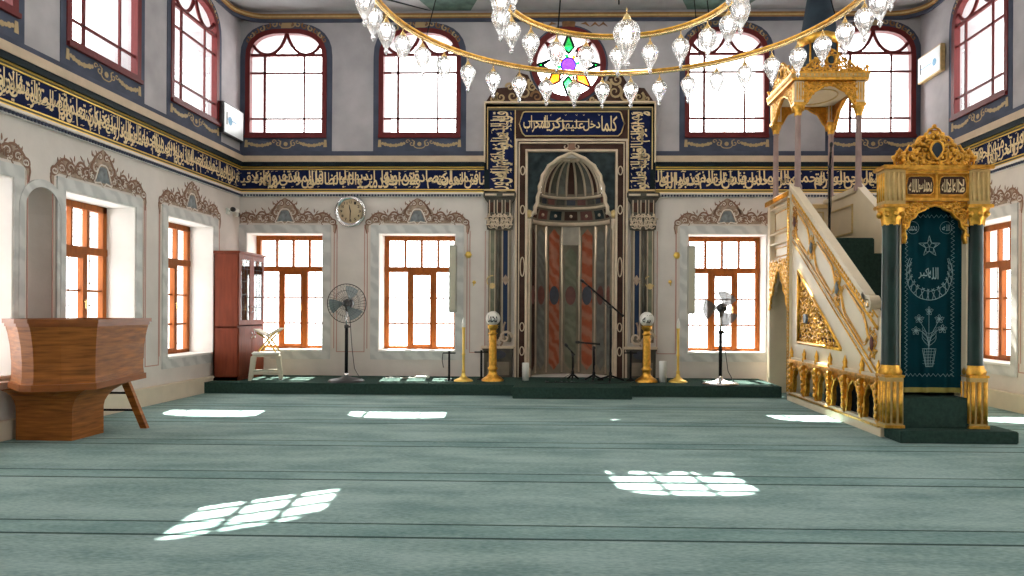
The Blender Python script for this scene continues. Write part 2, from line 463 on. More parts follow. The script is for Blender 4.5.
frontL = []; frontU = [-3.6, -1.2, 1.2, 3.6]  # front wall is unseen; these upper windows are added for fill light
MX = .095                                     # mihrab axis
nr = .69
niche_hole = [(MX - nr, .17), (MX + nr, .17), (MX + nr, 2.85)] + [(MX + nr * .98 * cos(a) * (1 - .0 * sin(a)), 2.85 + .98 * sin(a) ** 1.0) for a in [PI * i / 16 for i in range(1, 16)]] + [(MX - nr, 2.85)]
round_hole = circ(.035, 5.37, .565)
mb = wall('wall_back', TB, XL, XR, backL, backU, (niche_hole, round_hole)); o = mb.build('wall_back', kind='structure')
niche_l = [(7.16, .2), (7.68, .2), (7.68, 2.27)] + [(7.42 + .26 * cos(a), 2.27 + .26 * sin(a)) for a in [PI * i / 12 for i in range(1, 12)]] + [(7.16, 2.27)]
mb = wall('wall_left', TL, YF - WT, YB + WT, leftL, leftU, (niche_l,))
mb.build('wall_left', kind='structure')
mb = wall('wall_right', TR, -(YB + WT), -(YF - WT), rightL, rightU); mb.build('wall_right', kind='structure')
mb = wall('wall_front', TF, -XR, -XL, frontL, frontU); mb.build('wall_front', kind='structure')

mb = MB(); mb.box(XL - WT, XR + WT, YF - WT, YB + 1.0, -.1, 0, 'carpet'); mb.build('floor', kind='structure')
# left wall niche shell
mb = MB(TL)
mb.lathe((7.42, 0, 0), [(.26, .2), (.26, 2.27)], 'plaster', 14, a0=0, a1=PI, sy=1.2)
mb.lathe((7.42, 0, 2.27), [(.26 * cos(PI / 2 * i / 8), .26 * sin(PI / 2 * i / 8)) for i in range(9)], 'plaster', 14, a0=0, a1=PI, sy=1.2)
mb.box(7.1, 7.74, 0.01, .4, .15, .2, 'plaster')
nich = mb.build('wall_left_niche', kind='structure'); 
mb = MB(TL)
out = [(7.08, .2), (7.08, 2.27)] + arc(7.42, 2.27, .34, 180, 0, 16)[1:] + [(7.76, .2)]
inn = [(7.68, .2), (7.68, 2.27)] + arc(7.42, 2.27, .26, 0, 180, 16)[1:] + [(7.16, .2)]
mb.prism(out + inn, -.02, .0, 'grey_marble'); mb.build('trim_1', kind='structure')
# pier foot at the far left
mb = MB(TL); mb.box(6.2, 6.98, -.2, 0, 0, .19, 'baseboard', .01); mb.box(6.24, 6.94, -.14, 0, .19, .55, 'plaster'); mb.build('trim_2', kind='structure')

# ceiling slab with a ten-sided opening, drum and dome
DC = (.17, 6.35); DA = 4.57; DRr = DA / cos(PI / 10)
dec = [(DC[0] + DRr * sin(PI / 10 + 2 * PI * i / 10), DC[1] + DRr * cos(PI / 10 + 2 * PI * i / 10)) for i in range(10)]
mb = MB(Matrix(((1, 0, 0, 0), (0, 0, 1, 0), (0, 1, 0, 0), (0, 0, 0, 1))))   # local (x,y,z)->(x,z,y)
mb.prism([(XL - WT, YF - WT), (XR + WT, YF - WT), (XR + WT, YB + WT), (XL - WT, YB + WT)], ZC, ZC + .25, 'ceiling_paint', [dec])
mb.build('ceiling', kind='structure')
mb = MB()
side = 2 * DA * math.tan(PI / 10)
for i in range(10):
    a = 2 * PI * i / 10
    T = Matrix.Translation((DC[0] + DA * sin(a), DC[1] + DA * cos(a), 0)) @ Matrix.Rotation(-a, 4, 'Z')
    mb.T = T
    hole = [(p[0] * .76, (p[1] - 4.2) * .75 + 7.18) for p in arch_outline(UH, 4.2, 5.5, .42)]
    mb.prism([(-side / 2 - .05, ZC + .2), (side / 2 + .05, ZC + .2), (side / 2 + .05, 8.9), (-side / 2 - .05, 8.9)], 0, .22, 'white_plaster', [hole])
    h2 = .5
    for x in (-.16, .16): mb.box(x - .024, x + .024, .08, .12, 7.1, 8.45, 'red_frame')
    for z in (7.48, 7.82, 8.14): mb.box(-h2, h2, .08, .12, z - .022, z + .022, 'red_frame')
mb.T = Matrix()
mb.lathe((DC[0], DC[1], 8.88), [(5.1 * cos(PI / 2 * i / 10), 3.6 * sin(PI / 2 * i / 10)) for i in range(11)], 'white_plaster', 30)
mb.build('ceiling_dome', kind='structure')

# painted green panels on the ceiling near the far wall
for k, (poly, m) in enumerate([([(-2.25, 11.98), (-1.6, 11.98), (-1.3, 11.2), (-2.5, 11.2)], 'ceiling_green'), ([(2.0, 11.98), (2.9, 11.98), (3.2, 11.2), (1.7, 11.2)], 'ceiling_green'), ([(-2.35, 11.95), (-2.27, 11.98), (-3.3, 11.2), (-3.45, 11.2)], 'black_green')]):
    mb = MB(Matrix(((1, 0, 0, 0), (0, 0, 1, 0), (0, 1, 0, 0), (0, 0, 0, 1))))
    mb.prism(poly, ZC - .006, ZC, m); mb.build('trim_%d' % (3 + k), kind='structure')
# gold and slate cornice with rounded corners
mb = MB()
def cornice_path(off):
    x0, x1, y1, y0, r = XL + off, XR - off, YB - off, YF + off, .42
    p = [(x0, y0), (x0, y1 - r)] + [(x0 + r - r * cos(PI / 2 * i / 6), y1 - r + r * sin(PI / 2 * i / 6)) for i in range(1, 7)]
    p += [(x1 - r + r * sin(PI / 2 * i / 6), y1 - r + r * cos(PI / 2 * i / 6)) for i in range(0, 7)] + [(x1, y0)]
    return p
def strip_path(off, z0, z1, th, m):
    a = cornice_path(off); b = cornice_path(off + th); n = len(a)
    vs = [(x, y, z0) for x, y in a] + [(x, y, z0) for x, y in b] + [(x, y, z1) for x, y in b] + [(x, y, z1) for x, y in a]
    fs = []
    for i in range(n - 1):
        for q in range(4): fs.append((q * n + i, q * n + i + 1, ((q + 1) % 4) * n + i + 1, ((q + 1) % 4) * n + i))
    mb.add(vs, fs, m)
strip_path(0, 6.09, 6.145, .03, 'slate_paint'); strip_path(0, 6.145, 6.225, .045, 'cornice_ochre'); strip_path(.045, 6.165, 6.19, .012, 'gold_paint')
mb.build('trim_6', kind='structure')

# calligraphy band profile: (z0, z1, protrusion, material)
PROF = [(3.735, 3.835, .1, 'tan_moulding'), (3.665, 3.735, .09, 'black_green'), (3.648, 3.665, .05, 'bright_gold'), (3.625, 3.648, .04, 'olive'), (3.612, 3.625, .045, 'bright_gold'),
        (3.29, 3.612, .03, 'navy'), (3.275, 3.29, .045, 'bright_gold'), (3.25, 3.275, .04, 'olive'), (3.235, 3.25, .05, 'bright_gold'), (3.205, 3.235, .06, 'crest_cream'), (3.16, 3.205, .035, 'grey_marble')]
def band(name, T, x0, x1, text_spans):
    mb = MB(T)
    for z0, z1, w, m in PROF: mb.box(x0, x1, -w, 0, z0, z1, m)
    n = int((x1 - x0) / .05)
    for i in range(n): mb.box(x0 + i * .05, x0 + i * .05 + .025, -.055, -.03, 3.17, 3.2, 'slate_paint')
    o = mb.build(name, kind='structure')
    mb = MB(T)
    for a, b, t in text_spans: inscription(mb, t, a, b, 3.3, 3.605, 'letter_gold', -.034)
    mb.build('inscription', o, recalc=False)
    return o
T1 = 'ثم تردون الى عالم الغيب والشهادة فينبئكم بما كنتم تعملون يا ايها الذين آمنوا اذا نودي للصلوة من يوم الجمعة فاسعوا الى ذكر الله وذروا البيع ذلكم خير لكم ان كنتم تعلمون فاذا قضيت الصلوة فانتشروا في الارض وابتغوا'
T1b = 'من فضل الله واذكروا الله كثيرا لعلكم تفلحون واذا رأوا تجارة او لهوا انفضوا اليها وتركوك قائما قل ما عند الله خير من اللهو ومن التجارة والله خير الرازقين'
T2 = 'الناس فتمنوا الموت ان كنتم صادقين ولا يتمنونه ابدا بما قدمت ايديهم والله عليم بالظالمين قل ان الموت الذي تفرون منه فانه ملاقيكم'
T3 = 'ذو الفضل العظيم مثل الذين حملوا التوراة ثم لم يحملوها كمثل الحمار يحمل اسفارا بئس مثل القوم الذين كذبوا بآيات الله والله'
T4 = 'ضلال مبين وآخرين منهم لما يلحقوا بهم وهو العزيز الحكيم ذلك فضل الله يؤتيه من يشاء والله'
T4b = 'هو الذي بعث في الاميين رسولا منهم يتلو عليهم آياته ويزكيهم ويعلمهم الكتاب والحكمة وان كانوا من قبل لفي'
band('trim_7', TL, YF, YB, [(6.6, 11.9, T1), (2.4, 6.6, T1b)])
band('trim_8', TB, XL, -1.36, [(XL + .06, -1.27, T2)])
band('trim_9', TB, 1.49, XR, [(1.44, XR - .06, T3)])
band('trim_10', TR, -YB, -YF, [(-11.9, -9.1, T4), (-9.1, -5.2, T4b)])

# slate base strips of the upper walls
for k, (T, a, b) in enumerate([(TL, YF, YB), (TB, XL, -1.36), (TB, 1.49, XR), (TR, -YB, -YF)]):
    mb = MB(T); mb.box(a, b, -.012, 0, 3.835, 3.93, 'slate_paint'); mb.build('trim_%d' % (11 + k), kind='structure')
# baseboards
for nm, T, a, b in (('baseboard_left', TL, YF, YB), ('baseboard_right', TR, -YB, -YF), ('baseboard_front', TF, -XR, -XL)):
    mb = MB(T); mb.box(a, b, -.07, 0, 0, .2, 'baseboard'); mb.box(a, b, -.085, 0, .2, .235, 'baseboard', .008); mb.build(nm, kind='structure')

# thin painted panel lines between the lower windows
def panel_lines(name, T, rects):
    mb = MB(T)
    for x0, x1, z0, z1 in rects:
        for a, b, c, d in ((x0, x0 + .014, z0, z1), (x1 - .014, x1, z0, z1), (x0, x1, z0, z0 + .014)): mb.box(a, b, -.004, 0, c, d, 'pink_line')
    mb.build(name, kind='structure')
panel_lines('trim_15', TB, [(-3.84, -3.36, .56, 2.7), (-1.6, -1.33, .56, 2.6), (1.52, 1.84, .56, 2.6), (3.56, 4.14, .56, 2.7)])
panel_lines('trim_16', TL, [(9.28, 9.6, .5, 2.6), (7.1, 7.56, .5, .52)])
panel_lines('trim_17', TR, [(-9.4, -8.95, .5, 2.6)])

# ---- lower window prototype (local: x along wall, z up, -y into the room), centre 0
def make_lower(deep=.4):
    r = struct('window_1')
    mb = MB(); h = LH
    o_, i_ = .13, 0
    fr = [(-h - o_, LZ0 - .13), (h + o_, LZ0 - .13), (h + o_, LZ1 + .13), (-h - o_, LZ1 + .13)]
    mb.prism(fr, -.015, 0, 'grey_marble', [[(-h, LZ0), (h, LZ0), (h, LZ1), (-h, LZ1)]])
    mb.build('marble_surround', r)
    mb = MB(); mb.stroke([(-h - .19, .62), (-h - .19, 2.62)], .014, 'pink_line', th=.005); mb.stroke([(h + .19, .62), (h + .19, 2.62)], .014, 'pink_line', th=.005)
    mb.stroke([(-h - .165, .62), (-h - .165, 2.66), (h + .165, 2.66), (h + .165, .62)], .012, 'crest_cream', th=.005); mb.build('border_line', r)
    # reveal lining and sill
    mb = MB()
    for sx in (-1, 1): mb.box(sx * h, sx * (h - .012), .0, deep, LZ0, LZ1, 'white_plaster')
    mb.box(-h, h, 0, deep, LZ1 - .012, LZ1, 'white_plaster'); mb.build('reveal', r)
    mb = MB(); mb.box(-h, h, -.03, deep, LZ0, LZ0 + .03, 'white_plaster', .006); mb.build('sill', r)
    # timber frame
    mb = MB(); y0, y1 = deep - .04, deep + .03; a, b = LZ0 + .03, LZ1 - .012; hw = h - .012; W = 'orange_wood'
    for sx in (-1, 1): mb.box(sx * hw, sx * (hw - .075), y0, y1, a, b, W, .004)
    mb.box(-hw, hw, y0, y1, b - .08, b, W, .004); mb.box(-hw, hw, y0, y1, a, a + .05, W, .004)
    zt = LZ0 + 1.4
    mb.box(-hw, hw, y0 - .01, y1, zt - .045, zt + .045, W, .004)
    for x in (-.285, .0, .285): mb.box(x - .018, x + .018, y0 + .01, y1, zt, b - .05, W)
    for x in (-.2, .22): mb.box(x - .04, x + .04, y0 - .006, y1, a, zt, W, .004)
    for z in (zt - .49, zt - .93): mb.box(-hw, hw, y0 + .015, y1, z - .012, z + .012, W)
    mb.build('frame', r)
    mb = MB(); mb.box(-.16, .18, y0 - .02, y0 + .02, zt - .1, zt - .045, W); mb.box(-.16, -.135, y0 - .02, y0 + .02, a + .04, zt - .05, W); mb.box(.155, .18, y0 - .02, y0 + .02, a + .04, zt - .05, W)
    mb.box(-.16, .18, y0 - .02, y0 + .02, a + .03, a + .08, W); mb.build('casement', r)
    mb = MB(); mb.cyl((.17, y0 - .02, zt - .62), (.17, y0 - .05, zt - .62), .008, 'brass', 8); mb.tube([(.17, y0 - .05, zt - .6), (.17, y0 - .055, zt - .72)], .009, 'brass', 8); mb.build('handle', r)
    mb = MB(); mb.box(-hw + .05, hw - .05, y1 - .03, y1 - .026, a + .03, b - .05, 'pane_glass'); mb.build('pane', r)
    # outside iron lattice, thin
    mb = MB()
    for x in (-.48, -.36, -.1, .1, .36, .48):
        mb.box(x - .004, x + .004, y1 + .05, y1 + .058, a, b, 'black_metal')
        for z in [a + .14 + .28 * k for k in range(7)]: mb.sphere((x, y1 + .05, z), .011, 'black_metal', 6)
    for z in [a + .14 + .28 * k for k in range(7)]: mb.box(-hw, hw, y1 + .05, y1 + .056, z - .003, z + .003, 'black_metal')
    mb.build('iron_grille', r)
    # painted rococo crest
    zb = LZ1 + .12
    def mir(fn):
        for s_ in (1, -1): fn(s_)
    body = MB()
    half = [(0, .47), (.05, .44), (.07, .37), (.15, .33), (.24, .27), (.29, .17), (.4, .2), (.5, .17), (.6, .22), (.72, .17), (.8, .13), (.88, .02), (.85, -.12), (.81, -.1), (.82, 0), (.74, .045), (.4, .04), (0, .04)]
    poly = [(x, z + zb) for x, z in half] + [(-x, z + zb) for x, z in half[::-1][1:-1]]
    body.prism(poly, -.003, 0, 'crest_tan')
    c = MB()
    for s_ in (1, -1):
        def S(pts, w, m, y=-.003): c.stroke([(s_ * x, z + zb) for x, z in pts], w, m, y, .003)
        for (cx, cz, r_, a0, d) in [(.13, .22, .09, 1.2, -1), (.3, .12, .08, 2.4, -1), (.43, .12, .07, .6, 1), (.57, .13, .075, 2.6, -1), (.7, .1, .065, .4, 1), (.82, .05, .06, 2.2, -1), (.2, .1, .06, 0, 1), (.06, .37, .05, 1., 1)]:
            sp = spiral(cx, cz, r_, a0, 1.2, d, 14)
            S(sp, [.03 - .018 * i / 14 for i in range(15)], 'crest_brown')
            S(spiral(cx, cz, r_ * .72, a0 + .3, .9, d, 10), .01, 'crest_cream', -.006)
        S(bez((.02, .45), (.16, .36), (.2, .3), (.27, .07)), [.012 + .02 * sin(PI * i / 10) for i in range(11)], 'crest_brown')
        S(bez((.24, .08), (.35, .3), (.45, .26), (.5, .1)), [.01 + .02 * sin(PI * i / 10) for i in range(11)], 'crest_brown')
        S(bez((.5, .1), (.6, .3), (.75, .22), (.87, .02)), [.01 + .02 * sin(PI * i / 10) for i in range(11)], 'crest_brown')
        S([(.86, .05), (.875, -.02), (.85, -.13)], .02, 'crest_brown')
        for (x, z, a) in [(.12, .42, 1), (.17, .38, .7), (.2, .4, 1.4), (.34, .26, 1.5), (.38, .3, .9), (.5, .27, 1.6), (.55, .25, .8), (.66, .25, 1.5), (.7, .22, .7), (.76, .2, 1.3), (.27, .3, 1.2)]:
            c.stroke([(s_ * (x + t * .035 * cos(a)), zb + z + t * .035 * sin(a) - .02) for t in (-1, -.3, .3, 1)], [.004, .02, .016, .003], 'crest_brown', -.001, .003)
        S(bez((.0, .28), (.1, .3), (.1, .16), (.165, .06), 8), .018, 'crest_cream', -.006)
    c.stroke([(-.16, zb + .05), (-.05, zb + .07), (0, zb + .02), (.05, zb + .07), (.16, zb + .05)], .02, 'crest_cream', -.006, .003)
    rn = random.Random(8)
    for q in range(34):
        x = rn.uniform(.16, .84); zt_ = .2 - .12 * max(0, (x - .5) / .35) + .1 * max(0, (.3 - x) / .14); z = rn.uniform(.05, max(.07, zt_ - .02)); rr = rn.uniform(.022, .042); a0 = rn.uniform(0, 6); d = rn.choice((1, -1)); cm = rn.choice(('crest_brown', 'crest_brown', 'crest_cream'))
        for s_ in (1, -1): c.stroke([(s_ * a, b + zb) for a, b in spiral(x, z, rr, a0, .9, d, 8)], [.014 - .009 * k / 8 for k in range(9)], cm, -.007, .002)
    cart = [(x * s_, z + zb) for s_, seq in ((1, [(0, .26), (.06, .25), (.09, .18), (.12, .1), (.14, .07)]), (-1, [(.14, .07), (.12, .1), (.09, .18), (.06, .25)])) for x, z in seq]
    c.prism(cart, -.006, -.003, 'crest_blue')
    body.build('painted_crest', r); c.build('crest_scroll', r)
    return r
def place(proto, T, c, first, name='window_1'):
    o = proto if first else copy_tree(proto)
    p = T @ Vector((c, 0, 0)); o.location = p; o.rotation_euler = T.to_euler(); return o
wl = make_lower(); first = True
for T, cs in ((TB, backL), (TL, leftL), (TR, rightL), (TF, frontL)):
    for c in cs: place(wl, T, c, first); first = False

# ---- upper window prototype
def make_upper():
    r = struct('window_2')
    zb = 4.17; h = .69
    outer = [(p[0], p[1]) for p in arch_outline(h, zb, 5.5, .49)]
    inner = [(p[0], p[1]) for p in arch_outline(h - .08, zb + .075, 5.5, .41)]
    big = [(-.78, 3.93), (.78, 3.93), (.78, 5.52)] + [(.78 * (abs(cos(a)) ** .7) * (1 if cos(a) > 0 else -1), 5.52 + .57 * sin(a) ** .85) for a in [PI * i / 14 for i in range(1, 14)]] + [(-.78, 5.52)]
    mb = MB(); mb.prism(big, -.008, 0, 'slate_paint', [outer]); mb.build('painted_border', r)
    mb = MB(); mb.prism(outer, -.02, .07, 'red_frame', [inner]); mb.prism([(-h, zb - .02), (h, zb - .02), (h, zb + .03), (-h, zb + .03)], -.05, 0, 'red_frame')
    mb.build('frame', r)
    mb = MB(); W = 'red_frame'
    zt = 5.55
    mb.box(-h + .05, h - .05, .0, .04, zt - .022, zt + .022, W)
    for z in (4.48, 5.25): mb.box(-h + .05, h - .05, .01, .035, z - .015, z + .015, W)
    for x, q in ((-.37, .02), (.3, .014)): mb.box(x - q, x + q, .01, .035, zb + .05, zt, W)
    for s_ in (1, -1):
        pts = bez((s_ * .0, 5.93), (s_ * .1, 5.5), (s_ * .44, 5.44), (s_ * .6, 5.78), 14)
        vs = [(a, .02, b) for a, b in pts]; mb.tube(vs, .028, W, 5)
    mb.build('glazing_bars', r)
    mb = MB(); mb.prism([(a * .99, b) for a, b in arch_outline(h - .06, zb + .065, 5.5, .41)], .04, .044, 'pane_glass'); mb.build('pane', r)
    # garland below
    mb = MB()
    for s_ in (1, -1):
        for i in range(9):
            t = i / 8; x = s_ * (.26 + .36 * t); z = 4.06 - .035 * sin(PI * t)
            mb.prism(circ(x, z, .024 + .008 * (i % 2), 8), -.013, -.008, 'ornament_tan')
        mb.prism([(s_ * .64, 4.0), (s_ * .7, 4.0), (s_ * .69, 4.12), (s_ * .65, 4.12)], -.013, -.008, 'ornament_tan')
        mb.stroke(spiral(s_ * .13, 4.06, .06, PI / 2, 1.1, s_, 12), .014, 'ornament_tan', -.008, .005)
        mb.stroke(spiral(s_ * .2, 4.09, .04, 0, 1, -s_, 10), .013, 'ornament_tan', -.008, .005)
        mb.stroke(bez((0, 3.98), (s_ * .1, 3.97), (s_ * .12, 4.05), (s_ * .08, 4.1), 6), .014, 'ornament_tan', -.008, .005)
    mb.prism(circ(0, 4.05, .035, 10), -.013, -.008, 'ornament_tan'); mb.build('painted_garland', r)
    mb = MB()
    for s_ in (1, -1):
        for i in range(7):
            t = i / 6; a = PI / 2 - s_ * (.12 + .95 * t); x = .74 * cos(a); z = 5.52 + .555 * sin(a)
            mb.stroke(spiral(x, z + .01, .055, a + s_, 1, s_, 10), [.03 - .018 * j / 10 for j in range(11)], 'ornament_tan' if i % 2 else 'rust_scroll', -.008, .005)
        mb.stroke(spiral(s_ * .1, 6.07, .07, PI, 1.1, s_, 12), .018, 'ornament_tan', -.008, .005)
    mb.prism([(-.09, 6.0), (.09, 6.0), (.07, 6.11), (0, 6.15), (-.07, 6.11)], -.014, -.004, 'ornament_tan'); mb.build('painted_crown', r)
    return r
wu = make_upper(); first = True
for T, cs in ((TB, backU), (TL, leftU), (TR, rightU), (TF, frontU)):
    for c in cs: place(wu, T, c, first); first = False

# ---- round stained glass window
r = struct('window_3', (.035, YB, 5.37))
mb = MB(); mb.prism(circ(0, 0, .625), -.04, .06, 'red_frame', [circ(0, 0, .53)]); mb.prism(circ(0, 0, .66), -.012, 0, 'slate_paint', [circ(0, 0, .625)]); mb.build('frame', r)
lead = MB(); cols = {}
def gl(poly, m): cols.setdefault(m, MB()).prism(poly, .02, .024, m)
def pol(rad, deg): return (rad * cos(math.radians(deg)), rad * sin(math.radians(deg)))
spec = {0: 'green_glass', 45: 'red_glass', 90: 'green_glass', 135: 'red_glass', 180: 'green_glass', 225: 'orange_glass', 270: 'green_glass', 315: 'orange_glass'}
for d, m in spec.items():
    tip = pol(.53, d); a = pol(.31, d - 17); b = pol(.31, d + 17); i0 = pol(.19, d)
    if d in (0, 180): i0 = pol(.44, d)
    gl([tip, a, i0, b] if d not in (0, 180) else [tip, a, i0, b], m)
    for p, q in ((tip, a), (tip, b), (a, i0), (b, i0)): lead.tube([(p[0], .01, p[1]), (q[0], .01, q[1])], .019, 'red_frame' if d % 90 else 'black_green', 5)
for d in range(0, 360, 45):
    p, q = pol(.31, d + 17), pol(.2, d + 22.5); lead.tube([(p[0], .01, p[1]), (q[0], .01, q[1])], .014, 'black_green', 5)
    gl([pol(.13, d + 2), pol(.185, d), pol(.2, d + 22.5), pol(.13, d + 20)], 'orange_glass' if d % 90 else 'green_glass')
gl(circ(0, 0, .12, 16), 'purple_glass'); lead.tube([(a, .01, b) for a, b in circ(0, 0, .125, 20)], .012, 'black_green', 5, closed=True)
gl(circ(0, 0, .53), 'pane_glass') if False else None
lead.build('lead_star', r)
for m, b_ in cols.items(): b_.build('coloured_glass', r)
mb = MB(); mb.prism(circ(0, 0, .53), .03, .034, 'pane_glass'); mb.build('pane', r)
# painted scrolls round the round window
mb = MB(TB)
reg = [(-1.36, 4.72), (1.48, 4.72), (1.3, 4.98), (1.05, 5.0), (.9, 5.25), (.72, 5.2), (.62, 4.98), (.3, 4.75), (-.2, 4.75), (-.52, 4.98), (-.64, 5.2), (-.8, 5.25), (-.95, 5.0), (-1.2, 4.98)]
mb.prism(reg, -.004, 0, 'mihrab_brown')
rn = random.Random(4)
for s_ in (1, -1):
    for cx, cz, rr, a0, d in [(.55, 4.84, .1, 0, 1), (.75, 4.92, .12, 1, -1), (.95, 4.85, .11, 2, 1), (.78, 5.12, .1, 3, 1), (1.15, 4.83, .09, 1, -1), (.62, 5.0, .08, 2, -1), (1.0, 5.0, .07, 0, 1), (.38, 4.79, .06, 0, -1), (1.28, 4.8, .06, 2, 1)]:
        mb.stroke(spiral(.06 + s_ * cx, cz, rr, a0 if s_ > 0 else PI - a0, 1.3, d * s_, 16), [.045 - .03 * i / 16 for i in range(17)], 'rust_scroll' if (cx * 100) % 2 > 1 else 'ornament_tan', -.004, .004)
    for a in (.25, .45, .62): mb.stroke([(.035 + s_ * a * .8, 6.02 + .03 * sin(a * 9)), (.035 + s_ * (a * .8 + .08), 6.06), (.035 + s_ * (a * .8 + .15), 6.0)], [.005, .045, .006], 'rust_scroll', -.012, .004)
mb.prism([(-.06, 5.97), (.13, 5.97), (.15, 6.07), (.035, 6.16), (-.08, 6.07)], -.02, 0, 'rust_scroll')
mb.build('trim_18', kind='structure')

# ------------------------------------------------------------------ platform
mb = MB()
mb.prism([(-5.42, .0), (3.2, .0), (3.2, .165), (-5.42, .165)], 10.7, 12.0, 'step_carpet')
pf = tag(mb.build('carpeted_platform'), 'long low dark green carpeted platform along the far wall', 'platform')
mb = MB(); mb.box(-.75, .97, 10.34, 10.7, 0, .165, 'step_carpet', .008)
tag(mb.build('prayer_step'), 'dark green carpeted step projecting before the mihrab niche', 'step')

# ------------------------------------------------------------------ mihrab
mih = thing('mihrab', 'tall painted mihrab niche with ribbed half dome and navy inscription frame in the far wall', 'mihrab', (MX, YB, 0))
def mm(): return MB()
# blue frame (local x about axis)
Lx0, Lx1, Rx0, Rx1 = -1.45, -.955, .955, 1.385
mb = mm()
for s_, xo, xi in ((-1, -1.45, -.93), (1, .93, 1.385)):
    xa, xb = sorted((xo, xi))
    mb.box(xa, xb, -.05, 0, 3.25, 4.70, 'black_green')
mb.box(-1.45, 1.385, -.05, 0, 4.16, 4.70, 'black_green')
mb.box(-.95, .95, -.055, 0, 4.13, 4.62, 'mihrab_brown')
mb.build('head_frame', mih)
mb = mm()
def goldrect(x0, x1, z0, z1, w=.012, y=-.05, m='gold_paint', th=.02):
    mb.box(x0 - w, x0, y - th, y, z0 - w, z1 + w, m); mb.box(x1, x1 + w, y - th, y, z0 - w, z1 + w, m); mb.box(x0, x1, y - th, y, z0 - w, z0, m); mb.box(x0, x1, y - th, y, z1, z1 + w, m)
for x, s_ in ((-1.45, 1), (1.385, -1)):
    mb.box(x, x + s_ * .02, -.14, 0, 3.73, 4.72, 'cream'); mb.box(x + s_ * .045, x + s_ * .06, -.07, 0, 3.62, 4.65, 'gold_paint')
mb.box(-1.45, 1.385, -.14, 0, 4.70, 4.725, 'cream'); mb.box(-1.39, 1.33, -.07, 0, 4.635, 4.65, 'gold_paint')
mb.box(-1.4, 1.34, -.06, 0, 4.6, 4.635, 'olive')
for z in (3.275, ): mb.box(-1.45, -.93, -.07, 0, z - .02, z + .01, 'gold_paint'); mb.box(.93, 1.385, -.07, 0, z - .02, z + .01, 'gold_paint')
for x in (-.945, .93): mb.box(x, x + .015, -.075, 0, 3.26, 4.6, 'gold_paint')
mb.build('gold_moulding', mih)
mb = mm(); mb.box(-1.36, -.965, -.058, -.04, 3.29, 4.59, 'navy'); mb.build('side_panel', mih)
mb = mm(); mb.box(.965, 1.3, -.058, -.04, 3.29, 4.59, 'navy'); mb.build('side_panel', mih)
# cartouche
cart = []
def cart_out(k):
    w, h_ = .87 * k, .2 * k if k < 1 else .2
    q = [(w - .1, h_)] + [(w - .1 + .05 * sin(t), h_ - .05 + .05 * cos(t)) for t in (.5, 1.0, 1.5)] + [(w - .03, h_ * .45), (w, 0), (w - .03, -h_ * .45)] + [(w - .05 + .0, -h_ + .05), (w - .1, -h_)]
    q2 = q + [(-x, z) for x, z in q[::-1]]
    return [(x, z + 4.37) for x, z in q2 if True]
mb = mm(); c0 = cart_out(1.); mb.prism(c0, -.065, -.05, 'navy'); mb.build('cartouche', mih)
mb = mm(); mb.tube([(x, -.066, z) for x, z in c0], .011, 'gold_paint', 5, closed=True); mb.build('cartouche_border', mih)
mb = mm()
xs = .76
seq = ['كلما', 'دخل', 'عليها', 'زكريا', 'المحراب']
pos = [(.62, .26, .0, .26), (.33, .28, -.02, .2), (.02, .36, -.03, .19), (-.29, .34, -.01, .24), (-.6, .4, .0, .28)]
for w, (cx, ww, dz, hh) in zip(seq, pos): put(mb, w, cx, 4.37 + dz, ww, hh, 'letter_gold', -.07, off=.014)
mb.box(-.72, .02, -.072, -.069, 4.405, 4.42, 'letter_gold'); mb.box(.04, .28, -.072, -.069, 4.4, 4.413, 'letter_gold')
for x in (.45, .2, .08, -.1, -.35): mb.prism([(x, 4.5), (x + .02, 4.53), (x - .0, 4.51), (x - .02, 4.53)], -.072, -.069, 'letter_gold')
mb.build('cartouche_inscription', mih, recalc=False)
# vertical inscriptions, rotated
for x0, x1, txt, dr in ((-1.35, -.975, 'قل يا ايها الذين هادوا ان زعمتم انكم اولياء لله من دون', 1), (.975, 1.295, 'لا يهدي القوم الظالمين قل يا ايها الذين هادوا ان', 1)):
    mb = mm(); cx = (x0 + x1) / 2; cz = 3.94
    inscription(mb, txt, -.63, .63, -(x1 - x0) / 2, (x1 - x0) / 2, 'letter_gold', fn=(lambda u, v, cx=cx: (cx - v, -.061, cz + u)))
    mb.build('side_inscription', mih, recalc=False)
# stone frame round the niche
mb = mm()
def ushape(w, z, t, y0, y1, m):
    mb.prism([(-w, .165), (-w, z), (w, z), (w, .165), (w - t, .165), (w - t, z - t), (-w + t, z - t), (-w + t, .165)], y0, y1, m)
ushape(.935, 4.12, .035, -.075, 0, 'mihrab_cream'); ushape(.90, 4.085, .022, -.05, 0, 'mihrab_brown'); ushape(.878, 4.063, .018, -.085, 0, 'mihrab_cream')
ushape(.86, 4.045, .1, -.035, 0, 'mihrab_brown'); ushape(.765, 3.95, .035, -.07, 0, 'mihrab_cream')
mb.build('stone_frame', mih)
for s_ in (1, -1):
    for z in (2.0, 2.95, 1.0, .6, 3.6):
        hh = .16 if z == 2.0 else .07; mb = mm()
        mb.stroke([(s_ * .81 + .035 * sin(t) * (1 if k else -1), z + hh * cos(t)) for k in (0, 1) for t in ([PI * i / 8 for i in range(9)] if k == 0 else [PI - PI * i / 8 for i in range(1, 8)])], .018, 'mihrab_cream', -.035, .015, closed=True)
        mb.build('frame_ornament', mih)
mb = mm(); mb.prism([(-.06, 3.94), (.06, 3.94), (.05, 4.04), (-.05, 4.04)], -.09, -.035, 'crest_brown')
for s_ in (1, -1): mb.stroke(spiral(s_ * .1, 4.0, .06, PI / 2, 1, s_, 10), .016, 'mihrab_cream', -.035, .02)
mb.build('frame_keystone', mih)
